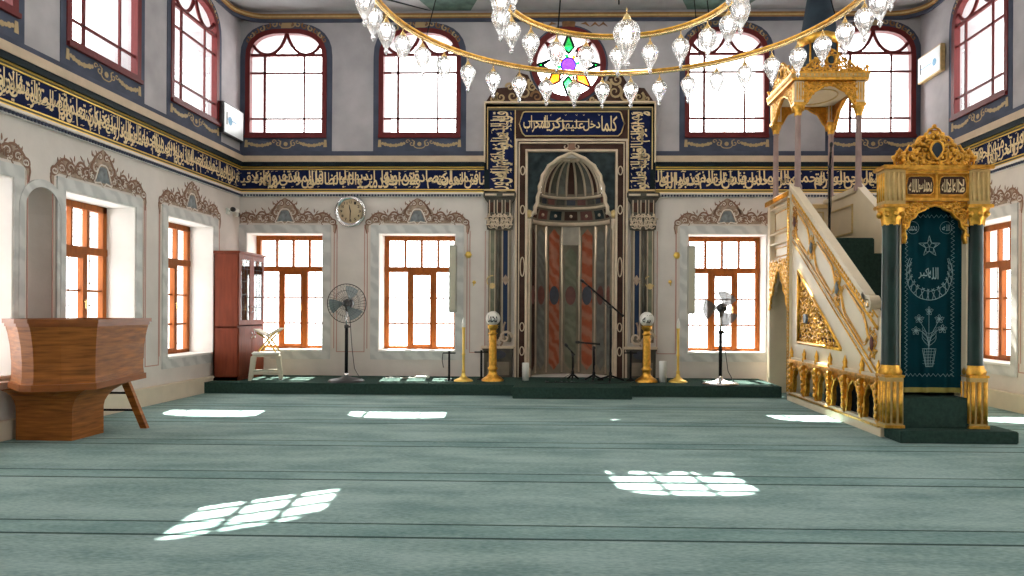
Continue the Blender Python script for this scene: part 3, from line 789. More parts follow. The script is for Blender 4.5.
# spandrel plate with scalloped arch
archp = [(.655, .165), (.655, 2.78), (.66, 2.86), (.6, 2.93), (.6, 3.0), (.56, 3.07), (.56, 3.16), (.525, 3.25), (.53, 3.34), (.49, 3.43), (.48, 3.52), (.42, 3.6), (.38, 3.68), (.3, 3.73), (.22, 3.8), (.12, 3.84), (0, 3.9)]
full = archp + [(-x, z) for x, z in archp[::-1][1:]]
mb = mm()
plate = [(-.74, .165), (-.74, 3.92), (.74, 3.92), (.74, .165)] + full
mb.prism([(.74, .165), (.74, 3.93), (-.74, 3.93), (-.74, .165)] + [(-x, z) for x, z in full], -.015, .12, 'mihrab_stone'); mb.build('arch_plate', mih)
mb = mm()
for s_ in (1, -1):
    sp = [(s_ * .72, 2.97), (s_ * .72, 3.9), (s_ * .06, 3.905)] + [(s_ * (x + .04 if z < 3.6 else x + .015), z + (0 if z < 3.6 else .03)) for x, z in archp[3:-1]][::-1]
    mb.prism(sp, -.022, -.015, 'mihrab_green')
mb.build('spandrel', mih)
mb = mm(); mb.tube([(x, -.03, z) for x, z in full[2:-2]], .034, 'mihrab_cream', 6); mb.build('arch_moulding', mih)
mb = mm()
for s_ in (1, -1):
    for k, x in enumerate((.69, .73)): mb.box(s_ * x - .008, s_ * x + .008, -.05, 0, .165, 2.8, 'mihrab_cream')
    mb.lathe((s_ * .70, -.03, 0), [(.035, .165), (.035, .3), (.018, .33), (.018, 2.6), (.035, 2.66), (.04, 2.8)], 'mihrab_cream', 10)
    mb.sphere((s_ * .7, -.04, 2.88), .05, 'gold_paint', 8, (1, .6, 1.4))
mb.build('colonnette', mih)
# niche shell
mb = mm(); mb.box(-nr, nr, .0, .68, .0, .165, 'step_carpet'); mb.build('niche_floor', mih)
NY = .85
def rev(mb, prof, m, a0, a1, n=4, dr=0.):
    mb.lathe((0, 0.05, 0), [(r_ - dr, z) for r_, z in prof], m, n, a0=math.radians(a0), a1=math.radians(a1), sy=NY)
prof_all = [(.7, .0), (.7, 2.78), (.66, 2.8), (.655, 2.84), (.645, 2.9), (.60, 3.04), (.55, 3.08), (.545, 3.22), (.5, 3.24)] + [(.5 * cos(t), 3.25 + .6 * sin(t)) for t in [PI / 2 * i / 10 for i in range(11)]]
mb = mm(); rev(mb, prof_all, 'mihrab_stone', 0, 180, 40)
mb.build('niche_shell', mih)
mb = mm(); rev(mb, [(.7, 2.75), (.66, 2.75), (.65, 2.79), (.67, 2.82)], 'mihrab_cream', 0, 180, 30, .01); rev(mb, [(.6, 3.03), (.57, 3.03), (.56, 3.06), (.58, 3.08)], 'mihrab_cream', 0, 180, 30, .01); rev(mb, [(.55, 3.2), (.51, 3.2), (.505, 3.24), (.53, 3.25)], 'mihrab_cream', 0, 180, 30, .01)
mb.build('niche_ledge', mih)
strips = {0: 'green_marble', 25: 'red_marble', -25: 'red_marble', 49: 'slate_marble', -49: 'slate_marble', 71: 'slate_marble', -71: 'mihrab_brown'}
for d, m in strips.items():
    w = 8.2 if abs(d) < 40 else 7.5
    mb = mm(); vs = []; R = .685
    zt, zb_ = (2.7, .36) if d else (2.38, .36)
    cols_ = 6
    for j in range(cols_ + 1):
        t = -1 + 2 * j / cols_; a = math.radians(90 - d + t * w); pt = .11 * (1 - abs(t))
        for z in (zb_ - pt * 1.1, zt - .11 + pt): vs.append((R * cos(a), .05 + R * NY * sin(a), z))
    mb.add(vs, [(2 * j, 2 * j + 1, 2 * j + 3, 2 * j + 2) for j in range(cols_)], m)
    mb.build('marble_strip', mih)
    mb = mm()
    av = []
    for k in range(20):
        q = 2 * PI * k / 20; a = math.radians(90 - d + w * .95 * cos(q)); av.append(((R - .008) * cos(a), .05 + (R - .008) * NY * sin(a), 1.54 + .165 * sin(q)))
    mb.add(av, [tuple(range(20))], 'slate_oval' if abs(d) == 25 else 'porphyry'); mb.build('oval_boss', mih)
mb = mm()
for d in (12.5, -12.5, 37.5, -37.5, 60.5, -60.5, 82, -82):
    a = math.radians(90 - d); p = (.69 * cos(a), .05 + .69 * NY * sin(a)); mb.cyl((*p, .2), (*p, 2.74), .016, 'mihrab_cream', 6)
mb.build('niche_rib', mih)
mb = mm(); a = [math.radians(90 + t) for t in (-14, -7, 0, 7, 14)]
mb.add([(.675 * cos(q), .05 + .675 * NY * sin(q), z) for q in a for z in (2.42, 2.74)], [(2 * j, 2 * j + 1, 2 * j + 3, 2 * j + 2) for j in range(4)], 'plaque_stone'); mb.build('niche_plaque', mih)
mb = mm(); nsq = 9
for k in range(nsq):
    a0 = 180 * k / nsq + 2; a1 = 180 * (k + 1) / nsq - 2
    rev(mb, [(.548, 3.1), (.54, 3.19)], ['porphyry', 'slate_oval', 'mihrab_grey'][k % 3], a0, a1, 4, .012)
mb.build('small_panel_band', mih)
mb = mm()
for k in range(7):
    a0 = 180 * k / 7 + 2.5; a1 = 180 * (k + 1) / 7 - 2.5
    rev(mb, [(.652, 2.85), (.64, 2.92), (.612, 3.0)], ['mihrab_brown', 'mihrab_green', 'porphyry'][k % 3], a0, a1, 5, .012)
    am = math.radians((a0 + a1) / 2); mb.sphere((.62 * cos(am), .05 + .62 * NY * sin(am), 2.92), .028, 'mihrab_cream', 8, (1, 1, 1))
mb.build('large_panel_band', mih)
mb = mm(); nr_ = 9
for k in range(nr_):
    a0 = 180 * k / nr_ + 3.5; a1 = 180 * (k + 1) / nr_ - 3.5
    rev(mb, [(.5 * cos(t), 3.27 + .58 * sin(t)) for t in [PI / 2 * (.02 + .8 * i / 8) for i in range(9)]], ['mihrab_grey', 'mihrab_brown', 'slate_marble'][k % 3], a0, a1, 4, .014)
mb.build('dome_panel', mih)
mb = mm()
for k in range(nr_ + 1):
    a = PI * k / nr_
    mb.tube([((.488 * cos(t)) * cos(a), .05 + .488 * cos(t) * NY * sin(a), 3.25 + .59 * sin(t)) for t in [PI / 2 * i / 10 * .93 for i in range(11)]], .019, 'mihrab_cream', 5)
for k in range(7): a = PI * k / 6; mb.sphere((.12 * cos(a), .03 + .1 * sin(a), 3.8), .035, 'mihrab_cream', 7)
mb.build('dome_rib', mih)

# pilasters
def pilaster(x, flip):
    p = thing('pilaster', ('left' if flip > 0 else 'right') + ' painted pilaster beside the mihrab with floral capital and blue stripe', 'pilaster', (x, YB, 0), group='pilasters beside the mihrab')
    mb = MB(); mb.box(-.19, .19, -.05, 0, .75, 2.62, 'mihrab_stone'); mb.build('shaft', p)
    mb = MB()
    mb.box(flip * -.15, flip * -.09, -.06, -.05, .8, 2.6, 'green_marble'); mb.box(flip * .06, flip * .13, -.06, -.05, .85, 2.6, 'pilaster_blue')
    for t in (-.16, -.08, .045, .145): mb.box(flip * t - .006, flip * t + .006, -.068, -.05, .8, 2.6, 'mihrab_cream')
    mb.cyl((-.02 * flip, -.05, .8), (-.02 * flip, -.05, 2.6), .035, 'mihrab_grey', 10); mb.build('stripe', p)
    mb = MB(); mb.prism(circ(flip * -.12, 1.68, .05, 14), -.075, -.06, 'gold_paint'); mb.stroke(arc(flip * -.12, 1.76, .09, 220 if flip > 0 else 320, 80 if flip > 0 else 100, 8), .02, 'gold_paint', -.06, .012)
    mb.build('crescent_ornament', p); mb = MB(); mb.prism([(flip * .1 + a, 1.78 + b) for a, b in ((-.06, 0), (0, .09), (.06, 0), (0, -.09))], -.072, -.06, 'crest_tan'); mb.build('star_ornament', p)
    mb = MB()
    mb.prism([(-.21, 2.62), (.21, 2.62), (.22, 2.75), (.2, 2.85), (.2, 3.05), (.25, 3.12), (.25, 3.2), (-.25, 3.2), (-.25, 3.12), (-.2, 3.05), (-.2, 2.85), (-.22, 2.75)], -.1, 0, 'mihrab_grey')
    mb.box(-.27, .27, -.13, 0, 3.14, 3.23, 'mihrab_grey', .01); mb.build('capital', p)
    mb = MB(); filigree(mb, [(-.21, 2.63), (.21, 2.63), (.21, 2.86), (-.21, 2.86)], .075, .011, 'mihrab_cream', -.1, 3, 0)
    for t in (-.13, 0, .13): mb.box(t - .03, t + .03, -.11, -.1, 2.9, 3.06, 'mihrab_brown'); mb.box(t - .045, t - .033, -.115, -.1, 2.88, 3.1, 'mihrab_cream'); mb.box(t + .033, t + .045, -.115, -.1, 2.88, 3.1, 'mihrab_cream')
    mb.box(-.24, -.05, -.14, -.13, 3.17, 3.2, 'mihrab_cream'); mb.box(.05, .24, -.14, -.13, 3.17, 3.2, 'mihrab_cream'); mb.build('capital_relief', p)
    mb = MB(); mb.prism([(-.25, .165), (.22, .165), (.22, .6), (.26, .66), (-.3, .66), (-.25, .58)], -.09, 0, 'mihrab_grey'); mb.box(-.3, .25, -.11, 0, .64, .68, 'mihrab_cream')
    mb.box(-.2, .17, -.1, -.09, .2, .42, 'mihrab_stone'); mb.build('pedestal', p)
    mb = MB(); mb.prism([(x_ * .9, z) for x_, z in arc(-.02, .54, .15, 0, 340, 16, .07)], -.1, -.09, 'slate_oval')
    for s_ in (1, -1): mb.stroke(spiral(s_ * .1, .82, .12, 0, 1.2, s_, 12), [.045 - .025 * i / 12 for i in range(13)], 'mihrab_cream', -.06, .02); mb.stroke(bez((s_ * .02, .68), (s_ * .12, .8), (s_ * .02, .95), (s_ * .1, 1.08)), .03, 'crest_tan', -.06, .015)
    mb.build('pedestal_ornament', p)
    return p
pilaster(-1.09, 1); pilaster(1.28, -1)
# ------------------------------------------------------------------ minbar (stepped pulpit)
MBX, MBY = 3.65, 9.0
minbar = thing('minbar', 'tall ivory and gilded stair pulpit with canopy on the right of the hall', 'minbar', (MBX, MBY, 0))
W0 = Matrix.Translation((-MBX, -MBY, 0))
S0, S1 = 3.23, 4.16
SIDE = W0 @ Matrix(((0, 1, 0, S0), (1, 0, 0, 0), (0, 0, 1, 0), (0, 0, 0, 1)))
SIDE2 = W0 @ Matrix(((0, 1, 0, S1), (1, 0, 0, 0), (0, 0, 1, 0), (0, 0, 0, 1)))
def rail_z(y): return 1.24 + (y - 7.45) * .63
# triangular flank
mb = MB(SIDE)
ftri = [(10.05, 1.84), (10.05, .85), (8.48, .83)]
mb.prism([(7.4, .6), (10.38, .6), (10.38, 2.98), (10.3, 3.0), (7.4, 1.18)], .0, .05, 'ivory', [ftri])
mb.box(7.38, 10.45, -.03, .07, 0, .09, 'ivory', .006)
mb.build('flank_panel', minbar)
mb = MB(SIDE2); mb.prism([(7.4, 0), (11.5, 0), (11.5, 3.0), (10.3, 3.0), (7.4, 1.18)], -.05, .0, 'ivory'); mb.build('flank_panel', minbar)
mb = MB(SIDE); mb.prism(ftri, .03, .045, 'porphyry'); filigree(mb, ftri, .12, .014, 'gold', .02, 5)
for a, b in ((0, 1), (1, 2), (2, 0)): mb.tube([(ftri[a][0], -.005, ftri[a][1]), (ftri[b][0], -.005, ftri[b][1])], .022, 'gold', 6)
mb.prism(circ(9.72, 1.18, .07, 6), -.03, 0, 'crest_blue'); mb.build('filigree_panel', minbar)
# handrails
for T, nm in ((SIDE, 0), (SIDE2, 1)):
    mb = MB(T); yy = (-.05, .06) if nm == 0 else (-.06, .05)
    mb.prism([(7.72, rail_z(7.72) - .03), (10.32, rail_z(10.32) - .03), (10.32, rail_z(10.32) + .045), (7.72, rail_z(7.72) + .045)], yy[0], yy[1], 'ivory')
    mb.build('handrail', minbar)
    mb = MB(T)
    sp = [(7.8, rail_z(7.8)), (7.74, rail_z(7.74))] + spiral(7.66, 1.345, .085, PI * .42, 1.35, 1, 20, .2)
    mb.stroke(sp, [.07, .055] + [.036 - .012 * k / 20 for k in range(21)], 'ivory', yy[1], yy[1] - yy[0])
    mb.tube([(7.655, yy[0] - .004, 1.345), (7.655, yy[1] + .004, 1.345)], .022, 'gold', 10); mb.build('rail_volute', minbar)
mb = MB(SIDE)
mb.prism([(7.5, rail_z(7.5) - .17), (10.3, rail_z(10.3) - .17), (10.3, rail_z(10.3) - .04), (7.5, rail_z(7.5) - .04)], -.015, 0, 'cream')
n = 46
for i in range(n):
    y = 7.6 + (10.25 - 7.6) * i / (n - 1); mb.sphere((y, -.02, rail_z(y) - .095), .024, 'gold', 6, (.8, .7, 1.2))
for d in (.045, .15, .175): mb.tube([(7.48, -.02, rail_z(7.48) - d), (10.3, -.02, rail_z(10.3) - d)], .009, 'gold', 5)
mb.build('beaded_moulding', minbar)
def dz(y): return .645 + (y - 7.58) * .615
mb = MB(SIDE)
for d, r in ((.045, .01), (-.045, .01)): mb.tube([(7.5, -.01, dz(7.5) + d), (10.3, -.01, dz(10.3) + d)], r, 'gold', 6)
for d in (-.02, .025): mb.prism([(7.5, dz(7.5) + d), (10.3, dz(10.3) + d), (10.3, dz(10.3) + d + .014), (7.5, dz(7.5) + d + .014)], -.012, 0, 'ivory')
mb.build('diagonal_moulding', minbar)
def midl(y, f): return dz(y) + .1 + f * (rail_z(y) - .24 - dz(y) - .1)
for a, b in ((7.72, 8.5), (8.66, 9.42), (9.56, 10.2)):
    loop = []
    for i in range(13): t = i / 12; y = a + (b - a) * t; loop.append((y, midl(y, .5 - .5 * min(1, 2.6 * math.sin(PI * t)) if True else 0)))
    for i in range(12, -1, -1): t = i / 12; y = a + (b - a) * t; loop.append((y, midl(y, .5 + .5 * min(1, 2.6 * math.sin(PI * t)))))
    lp = loop[:13] + loop[14:-1]
    mb = MB(SIDE); mb.prism(lp, -.006, 0, 'ivory'); mb.tube([(y, -.012, z) for y, z in lp], .009, 'gold', 6, closed=True)
    ins = [(a + .03 + (y - a) * .92, z) for y, z in lp]; mb.tube([(y, -.01, (z - midl(y, .5)) * .86 + midl(y, .5)) for y, z in ins], .006, 'gold', 5, closed=True)
    mb.build('cartouche_panel', minbar)
for yc, h_ in ((9.5, .2), (8.6, .27), (10.18, .28), (7.62, .2)):
    zc = midl(yc, .5); mb = MB(SIDE); filigree(mb, [(yc - .1, zc - h_ * .8), (yc + .1, zc - h_ * .8), (yc + .11, zc + h_ * .8), (yc - .09, zc + h_ * .8)], .075, .008, 'gold' if yc < 10 else 'dark_gold', -.005, 7)
    mb.sphere((yc, -.02, zc), .05, 'crest_blue' if yc > 8 and yc < 10 else 'porphyry', 8, (.8, .4, 1.6)); mb.build('gilt_scroll', minbar)
# arcade
PY = [10.28, 9.742, 9.266, 8.801, 8.334, 7.865, 7.45]
mb = MB(SIDE); mb.box(7.42, 10.35, -.05, .05, .56, .6, 'gold', .006); mb.box(7.42, 10.35, -.035, .05, .6, .63, 'ivory'); mb.box(7.42, 10.35, -.04, .05, .09, .115, 'gold'); mb.box(7.42, 10.35, -.025, .05, .115, .14, 'ivory'); mb.build('arcade_rail', minbar)
for k, y in enumerate(PY):
    mb = MB(SIDE); mb.box(y - .03, y + .03, -.045, .03, .13, .57, 'gold', .008)
    for z in (.2, .28, .36, .44, .52): mb.sphere((y, -.05, z), .03, 'gold', 6, (1, .6, 1.1))
    mb.lathe((y, -.02, 0), [(.025, .6), (.035, .63), (.02, .66), (.03, .7), (.012, .75), (.002, .78)], 'gold', 8); mb.build('arcade_post', minbar)
for k in range(6):
    a, b = PY[k + 1] + .03, PY[k] - .03; c = (a + b) / 2; w = (b - a) / 2
    sh = [(-1, 0.14), (-.86, .2), (-.8, .28), (-.86, .36), (-.6, .4), (-.55, .45), (-.3, .47), (0, .52)]
    op = [(c + s_ * w * .92, z) for s_, z in sh] + [(c - s_ * w * .92, z) for s_, z in sh[::-1][1:]]
    poly = [(b, .14), (b, .565), (a, .565), (a, .14)] + op
    mb = MB(SIDE); mb.prism(poly, -.01, .03, 'gold'); mb.tube([(p, -.02, q) for p, q in op], .014, 'gold', 5)
    for s_ in (-1, 1): mb.sphere((c + s_ * w * .6, -.03, .49), .035, 'gold', 6, (1, .5, 1)); mb.sphere((c + s_ * w * .88, -.03, .25), .025, 'gold', 6, (1, .5, 1.6))
    mb.build('arcade_arch', minbar)
mb = MB(W0); mb.box(S0 + .45, S0 + .5, 7.45, 10.3, 0, .6, 'black_green'); mb.box(S0 + .05, S1, 7.6, 10.3, .58, .6, 'black_green'); mb.build('arcade_shade_panel', minbar)  # black-green boards stand in for the shade behind the arcade arches
# stairs
for k in range(9):
    y = 7.3 + .3 * k; z = .42 + .23 * (k + 1)
    if k == 8: break
    mb = MB(W0); mb.box(S0 + .05, S1 - .05, y + .28, y + .62, z - .23, z, 'step_carpet', .012); mb.build('stair_step', minbar)
mb = MB(W0); mb.box(S0 + .05, S1 - .05, 7.22, 7.6, .12, .42, 'step_carpet', .012); mb.build('stair_step', minbar)
mb = MB(W0); mb.box(3.24, 4.37, 7.03, 7.45, 0, .12, 'step_carpet', .01); mb.build('base_step', minbar)
mb = MB(W0); mb.box(S0 + .1, S1 - .06, 9.95, 11.43, 2.2, 2.27, 'step_carpet'); mb.build('balcony_floor', minbar)
# tower below the balcony
mb = MB(SIDE)
mb.box(10.35, 10.47, -.03, .08, .05, 3.02, 'ivory', .006); mb.box(11.42, 11.56, -.01, .08, .05, 2.98, 'ivory', .006)
for y in (10.375, 10.445): mb.tube([(y, -.035, .12), (y, -.035, 2.9)], .009, 'gold', 5)
for i in range(60): mb.sphere((10.41, -.035, .15 + i * .0465), .014, 'gold', 6)
mb.box(10.45, 11.45, .06, .08, 2.05, 2.95, 'ivory')
for z in (2.05, 2.31, 2.47, 2.86): mb.box(10.45, 11.45, -.015, .08, z - .012, z + .012, 'cream')
mb.box(10.33, 11.58, -.045, .08, 2.93, 3.02, 'cream', .005)
for i in range(22): mb.box(10.37 + i * .055, 10.395 + i * .055, -.06, -.04, 2.93, 3.0, 'gold')
for z0, z1 in ((2.5, 2.83), (2.09, 2.28)):
    mb.tube([(10.53, .055, z0 + .03), (11.36, .055, z0 + .03), (11.36, .055, z1 - .03), (10.53, .055, z1 - .03)], .008, 'gold', 5, closed=True)
mb.build('tower_frame', minbar)
mb = MB(SIDE)
ap = [(10.47, 1.3), (10.56, 1.42), (10.58, 1.52), (10.68, 1.58), (10.7, 1.68), (10.8, 1.74), (10.84, 1.84), (10.95, 1.93)]
op = ap + [(21.9 - y, z) for y, z in ap[::-1][1:]]
sp = [(11.43, 2.04), (10.47, 2.04)] + op
mb.prism(sp, 0, .05, 'cream'); filigree(mb, sp, .085, .014, 'gold', 0, 9); mb.tube([(y, -.015, z) for y, z in op], .018, 'gold', 6); mb.build('tower_arch', minbar)
mb = MB(W0); mb.box(S1 - .12, S1 - .06, 10.47, 11.42, 0, 2.2, 'door_olive'); mb.box(S1 - .13, S1 - .12, 10.93, 10.95, .1, 2.0, 'gold'); mb.sphere((S1 - .14, 10.88, 1.1), .025, 'gold', 8)
for y in (10.6, 11.1): mb.box(S1 - .13, S1 - .12, y, y + .25, .3, 1.0, 'cream'); mb.box(S1 - .13, S1 - .12, y, y + .25, 1.15, 1.8, 'cream')
mb.build('tower_door', minbar)
mb = MB(W0); mb.box(S0 + .02, S1 - .02, 11.44, 11.5, .0, 2.98, 'ivory')
mb.box(S0 + .05, S1 - .05, 11.4, 11.44, 2.9, 2.96, 'gold_paint'); mb.box(S0 + .1, S1 - .1, 11.42, 11.44, 2.35, 2.37, 'gold_paint'); mb.box(S0 + .1, S0 + .12, 11.42, 11.44, 2.35, 2.85, 'gold_paint'); mb.box(S1 - .12, S1 - .1, 11.42, 11.44, 2.35, 2.85, 'gold_paint'); mb.box(S0 + .1, S1 - .1, 11.42, 11.44, 2.83, 2.85, 'gold_paint')
mb.build('balcony_back', minbar)
mb = MB(W0); mb.box(S1 - .07, S1 - .05, 10.4, 11.3, 2.4, 2.42, 'gold_paint'); mb.box(S1 - .07, S1 - .05, 10.4, 11.3, 2.8, 2.82, 'gold_paint'); mb.box(S1 - .07, S1 - .05, 10.4, 10.42, 2.4, 2.8, 'gold_paint'); mb.box(S1 - .09, S1 + .04, 10.3, 11.5, 2.96, 3.04, 'ivory', .01); mb.build('balcony_rail', minbar)
# canopy
CY0, CY1, CX0, CX1 = 10.27, 11.33, 3.28, 4.13
for x in (CX0, CX1):
    for y in (CY0, CY1):
        mb = MB(W0 @ Matrix.Translation((x, y, 0))); mb.lathe((0, 0, 0), [(.06, 2.98), (.06, 3.05), (.043, 3.08), (.038, 4.02), (.05, 4.04)], 'column_mauve', 14); col = mb.build('canopy_column', minbar)
        mb = MB(W0 @ Matrix.Translation((x, y, 0))); mb.lathe((0, 0, 0), [(.045, 4.03), (.05, 4.08), (.075, 4.15), (.08, 4.17)], 'gold', 12, lobes=8, amp=.08); mb.box(-.08, .08, -.08, .08, 4.17, 4.22, 'gold', .008); mb.build('column_capital', minbar)
        mb = MB(W0 @ Matrix.Translation((x, y, 0))); mb.box(-.065, .065, -.065, .065, 4.22, 4.52, 'cream', .006)
        for t in (-.035, 0, .035):
            mb.box(t - .008, t + .008, -.072, .072, 4.25, 4.5, 'gold'); mb.box(-.072, .072, t - .008, t + .008, 4.25, 4.5, 'gold')
        mb.build('canopy_pier', minbar)
cw = (CX1 - CX0) / 2; cd = (CY1 - CY0) / 2; ccx = (CX0 + CX1) / 2; ccy = (CY0 + CY1) / 2
def arcade_face(hw, T, rich, m='gold'):
    e = hw - .05
    ar = [(e, 4.1), (e - .02, 4.18), (e - .06, 4.22), (e * .72, 4.3), (e * .62, 4.36), (e * .4, 4.4), (e * .2, 4.45), (0, 4.46)]
    op = ar + [(-x, z) for x, z in ar[::-1][1:]]
    sp = [(-e, 4.52), (e, 4.52)] + op
    mb = MB(T); mb.prism(sp, -.02, .02, 'dark_gold')
    if rich: filigree(mb, [(-e, 4.5), (-e, 4.15), (-e * .75, 4.28), (-e * .5, 4.4), (0, 4.47), (0, 4.5)], .07, .012, m, -.02, 2, 0)
    mb.tube([(x, -.025, z) for x, z in op], .014, m, 6); mb.build('canopy_arch', minbar)
    mb = MB(T); mb.box(-hw - .08, hw + .08, -.08, .06, 4.52, 4.56, m); mb.box(-hw - .09, hw + .09, -.09, .06, 4.56, 4.61, 'pale_gold', .006); mb.box(-hw - .095, hw + .095, -.095, .06, 4.61, 4.63, m)
    for i in range(int(hw * 40)): x = -hw - .08 + (i + .5) * (2 * hw + .16) / int(hw * 40); mb.box(x - .008, x + .008, -.1, -.09, 4.565, 4.6, m)
    mb.build('canopy_cornice', minbar)
    top = [(hw + .08, 4.63), (hw + .1, 4.7), (hw * .9, 4.69), (hw * .75, 4.72), (hw * .62, 4.8), (hw * .4, 4.82), (hw * .28, 4.9), (hw * .1, 4.93), (0, 4.97)]
    poly = top + [(-x, z) for x, z in top[::-1][1:]]
    mb = MB(T); filigree(mb, poly, .082, .014, m, -.03, 11, 0)
    mb.tube([(x, -.05, z) for x, z in poly], .011, m, 5)
    mb.sphere((0, -.07, 4.8), .055, 'mihrab_green', 8, (.8, .4, 1.2)); mb.tube([(x, -.075, z) for x, z in circ(0, 4.8, .065, 14)], .012, m, 5, closed=True)
    for x, z in top[1::2]:
        for s_ in (1, -1): mb.sphere((s_ * x, -.04, z + .015), .022, m, 6)
    mb.build('canopy_crest', minbar)
arcade_face(cw, W0 @ Matrix.Translation((ccx, CY0 - .03, 0)), True)
arcade_face(cd, W0 @ Matrix.Translation((CX0 - .03, ccy, 0)) @ Matrix.Rotation(-PI / 2, 4, 'Z'), True, 'gold')
arcade_face(cd, W0 @ Matrix.Translation((CX1 + .03, ccy, 0)) @ Matrix.Rotation(PI / 2, 4, 'Z'), False)
arcade_face(cw, W0 @ Matrix.Translation((ccx, CY1 + .03, 0)) @ Matrix.Rotation(PI, 4, 'Z'), False)
mb = MB(W0); mb.box(CX0 - .02, CX1 + .02, CY0, CY1, 4.47, 4.5, 'ivory'); mb.tube([(ccx + .3 * cos(t), ccy + .38 * sin(t), 4.465) for t in [2 * PI * i / 24 for i in range(24)]], .012, 'gold_paint', 5, closed=True); mb.build('canopy_ceiling', minbar)
mb = MB(W0 @ Matrix.Translation((ccx + .05, ccy, 0))); mb.lathe((0, 0, 0), [(.42, 4.5), (.4, 4.62), (.29, 4.75), (.27, 5.22)], 'spire_blue', 8)
for i in range(8):
    a = 2 * PI * i / 8; mb.cyl((.275 * cos(a), .275 * sin(a), 4.78), (.275 * cos(a), .275 * sin(a), 5.22), .016, 'gold', 6)
mb.build('canopy_drum', minbar)
mb = MB(W0 @ Matrix.Translation((ccx + .05, ccy, 0))); mb.lathe((0, 0, 0), [(.27, 5.2), (.32, 5.24), (.33, 5.3), (.3, 5.34)], 'gold', 8); mb.build('drum_ledge', minbar)
mb = MB(W0 @ Matrix.Translation((ccx + .05, ccy, 0))); mb.lathe((0, 0, 0), [(.28, 5.34), (.22, 5.7), (.17, 6.0), (.02, 6.2), (.005, 6.26)], 'spire_blue', 8); mb.build('spire', minbar)

# gate
GX = 3.67; G = W0 @ Matrix.Translation((GX, 7.3, 0))
for s_ in (-1, 1):
    x = s_ * (.41 if s_ < 0 else .415)
    mb = MB(G); mb.box(x - .09, x + .09, -.1, .06, .12, .62, 'pale_gold', .005)
    for t in (-.06, 0, .06):
        mb.tube([(x + t, -.1, .17), (x + t, -.1, .58)], .019, 'gold', 8); mb.tube([(x - .09, t - .02, .17), (x - .09, t - .02, .58)], .016, 'gold', 8)
    mb.build('gate_pedestal', minbar)
    mb = MB(G); mb.box(x - .1, x + .1, -.11, .1, .62, .645, 'gold', .006); mb.lathe((x, 0, 0), [(.1, .645), (.11, .68), (.09, .72), (.088, .74)], 'gold', 16, lobes=8, amp=.08); mb.build('pedestal_cap', minbar)
    mb = MB(G); mb.box(x - .1, x + .1, -.11, .08, .12, .15, 'gold'); mb.build('pedestal_foot', minbar)
    mb = MB(G); mb.lathe((x, 0, 0), [(.09, .74), (.085, .78), (.08, 2.1), (.085, 2.14)], 'dark_green_column', 18); mb.build('gate_column', minbar)
    mb = MB(G); mb.lathe((x, 0, 0), [(.085, 2.13), (.09, 2.18), (.125, 2.29), (.13, 2.31)], 'gold', 16, lobes=8, amp=.1)
    for i in range(8): a = 2 * PI * i / 8; mb.sphere((x + .115 * cos(a), .115 * sin(a), 2.24), .03, 'gold', 6)
    mb.box(x - .125, x + .125, -.125, .125, 2.3, 2.335, 'gold', .005); mb.build('gate_capital', minbar)
    mb = MB(G); mb.box(x - .1, x + .1, -.1, .1, 2.335, 2.68, 'pale_gold', .005)
    for t in (-.07, -.023, .023, .07): mb.tube([(x + t, -.1, 2.37), (x + t, -.1, 2.65)], .012, 'pale_gold', 6); mb.tube([(x - .1, t, 2.37), (x - .1, t, 2.65)], .012, 'gold', 6)
    mb.box(x - .13, x + .13, -.13, .13, 2.68, 2.72, 'gold', .008); mb.build('gate_entablature', minbar)
    mb = MB(G); xi = s_ * .335; mb.box(xi - .015, xi + .015, -.03, .18, .12, 2.4, 'ivory'); mb.build('gate_jamb', minbar)
mb = MB(G)
mb.box(-.32, .32, -.07, .05, 2.38, 2.7, 'dark_gold'); mb.box(-.33, .33, -.11, .05, 2.67, 2.72, 'gold', .006); mb.box(-.32, .32, -.085, .0, 2.37, 2.40, 'gold'); mb.box(-.32, .32, -.085, 0, 2.64, 2.67, 'gold'); mb.box(-.012, .012, -.085, 0, 2.4, 2.64, 'gold')
mb.build('gate_lintel', minbar)
for s_, t in ((1, 'لا اله الا الله'), (-1, 'محمد رسول الله')):
    c = s_ * .16; q = [(c - .13, 2.44), (c - .1, 2.43), (c + .1, 2.43), (c + .13, 2.46), (c + .135, 2.53), (c + .12, 2.6), (c + .09, 2.615), (c - .09, 2.615), (c - .12, 2.6), (c - .135, 2.53)]
    mb = MB(G); mb.prism(q, -.08, -.07, 'mihrab_brown'); mb.tube([(x, -.08, z) for x, z in q], .006, 'gold', 5, closed=True)
    ws = t.split(); xx = c + .11; tw = .22 / len(ws)
    for k, w in enumerate(ws): put(mb, w, xx - tw * (k + .5), 2.52, tw * 1.1, .13, 'letter_gold', -.084, off=.01)
    mb.build('name_cartouche', minbar)
ga = [(.3, 1.95), (.285, 2.02), (.3, 2.08), (.26, 2.12), (.25, 2.18), (.2, 2.21), (.17, 2.26), (.1, 2.285), (.08, 2.31), (0, 2.33)]
op = ga + [(-x, z) for x, z in ga[::-1][1:]]
mb = MB(G); mb.prism([(-.32, 1.95), (-.32, 2.38), (.32, 2.38), (.32, 1.95)] + op, -.05, .0, 'dark_gold')
filigree(mb, [(-.31, 2.37), (-.31, 2.0), (-.28, 2.12), (-.2, 2.25), (-.1, 2.31), (0, 2.34), (0, 2.37)], .06, .011, 'gold', -.05, 6, 0)
mb.tube([(x, -.055, z) for x, z in op], .012, 'gold', 6); mb.build('gate_arch', minbar)
cr = [(.38, 2.72), (.4, 2.8), (.34, 2.9), (.3, 2.84), (.25, 2.93), (.2, 2.92), (.16, 3.0), (.08, 3.03), (.05, 3.09), (0, 3.11)]
poly = cr + [(-x, z) for x, z in cr[::-1][1:]]
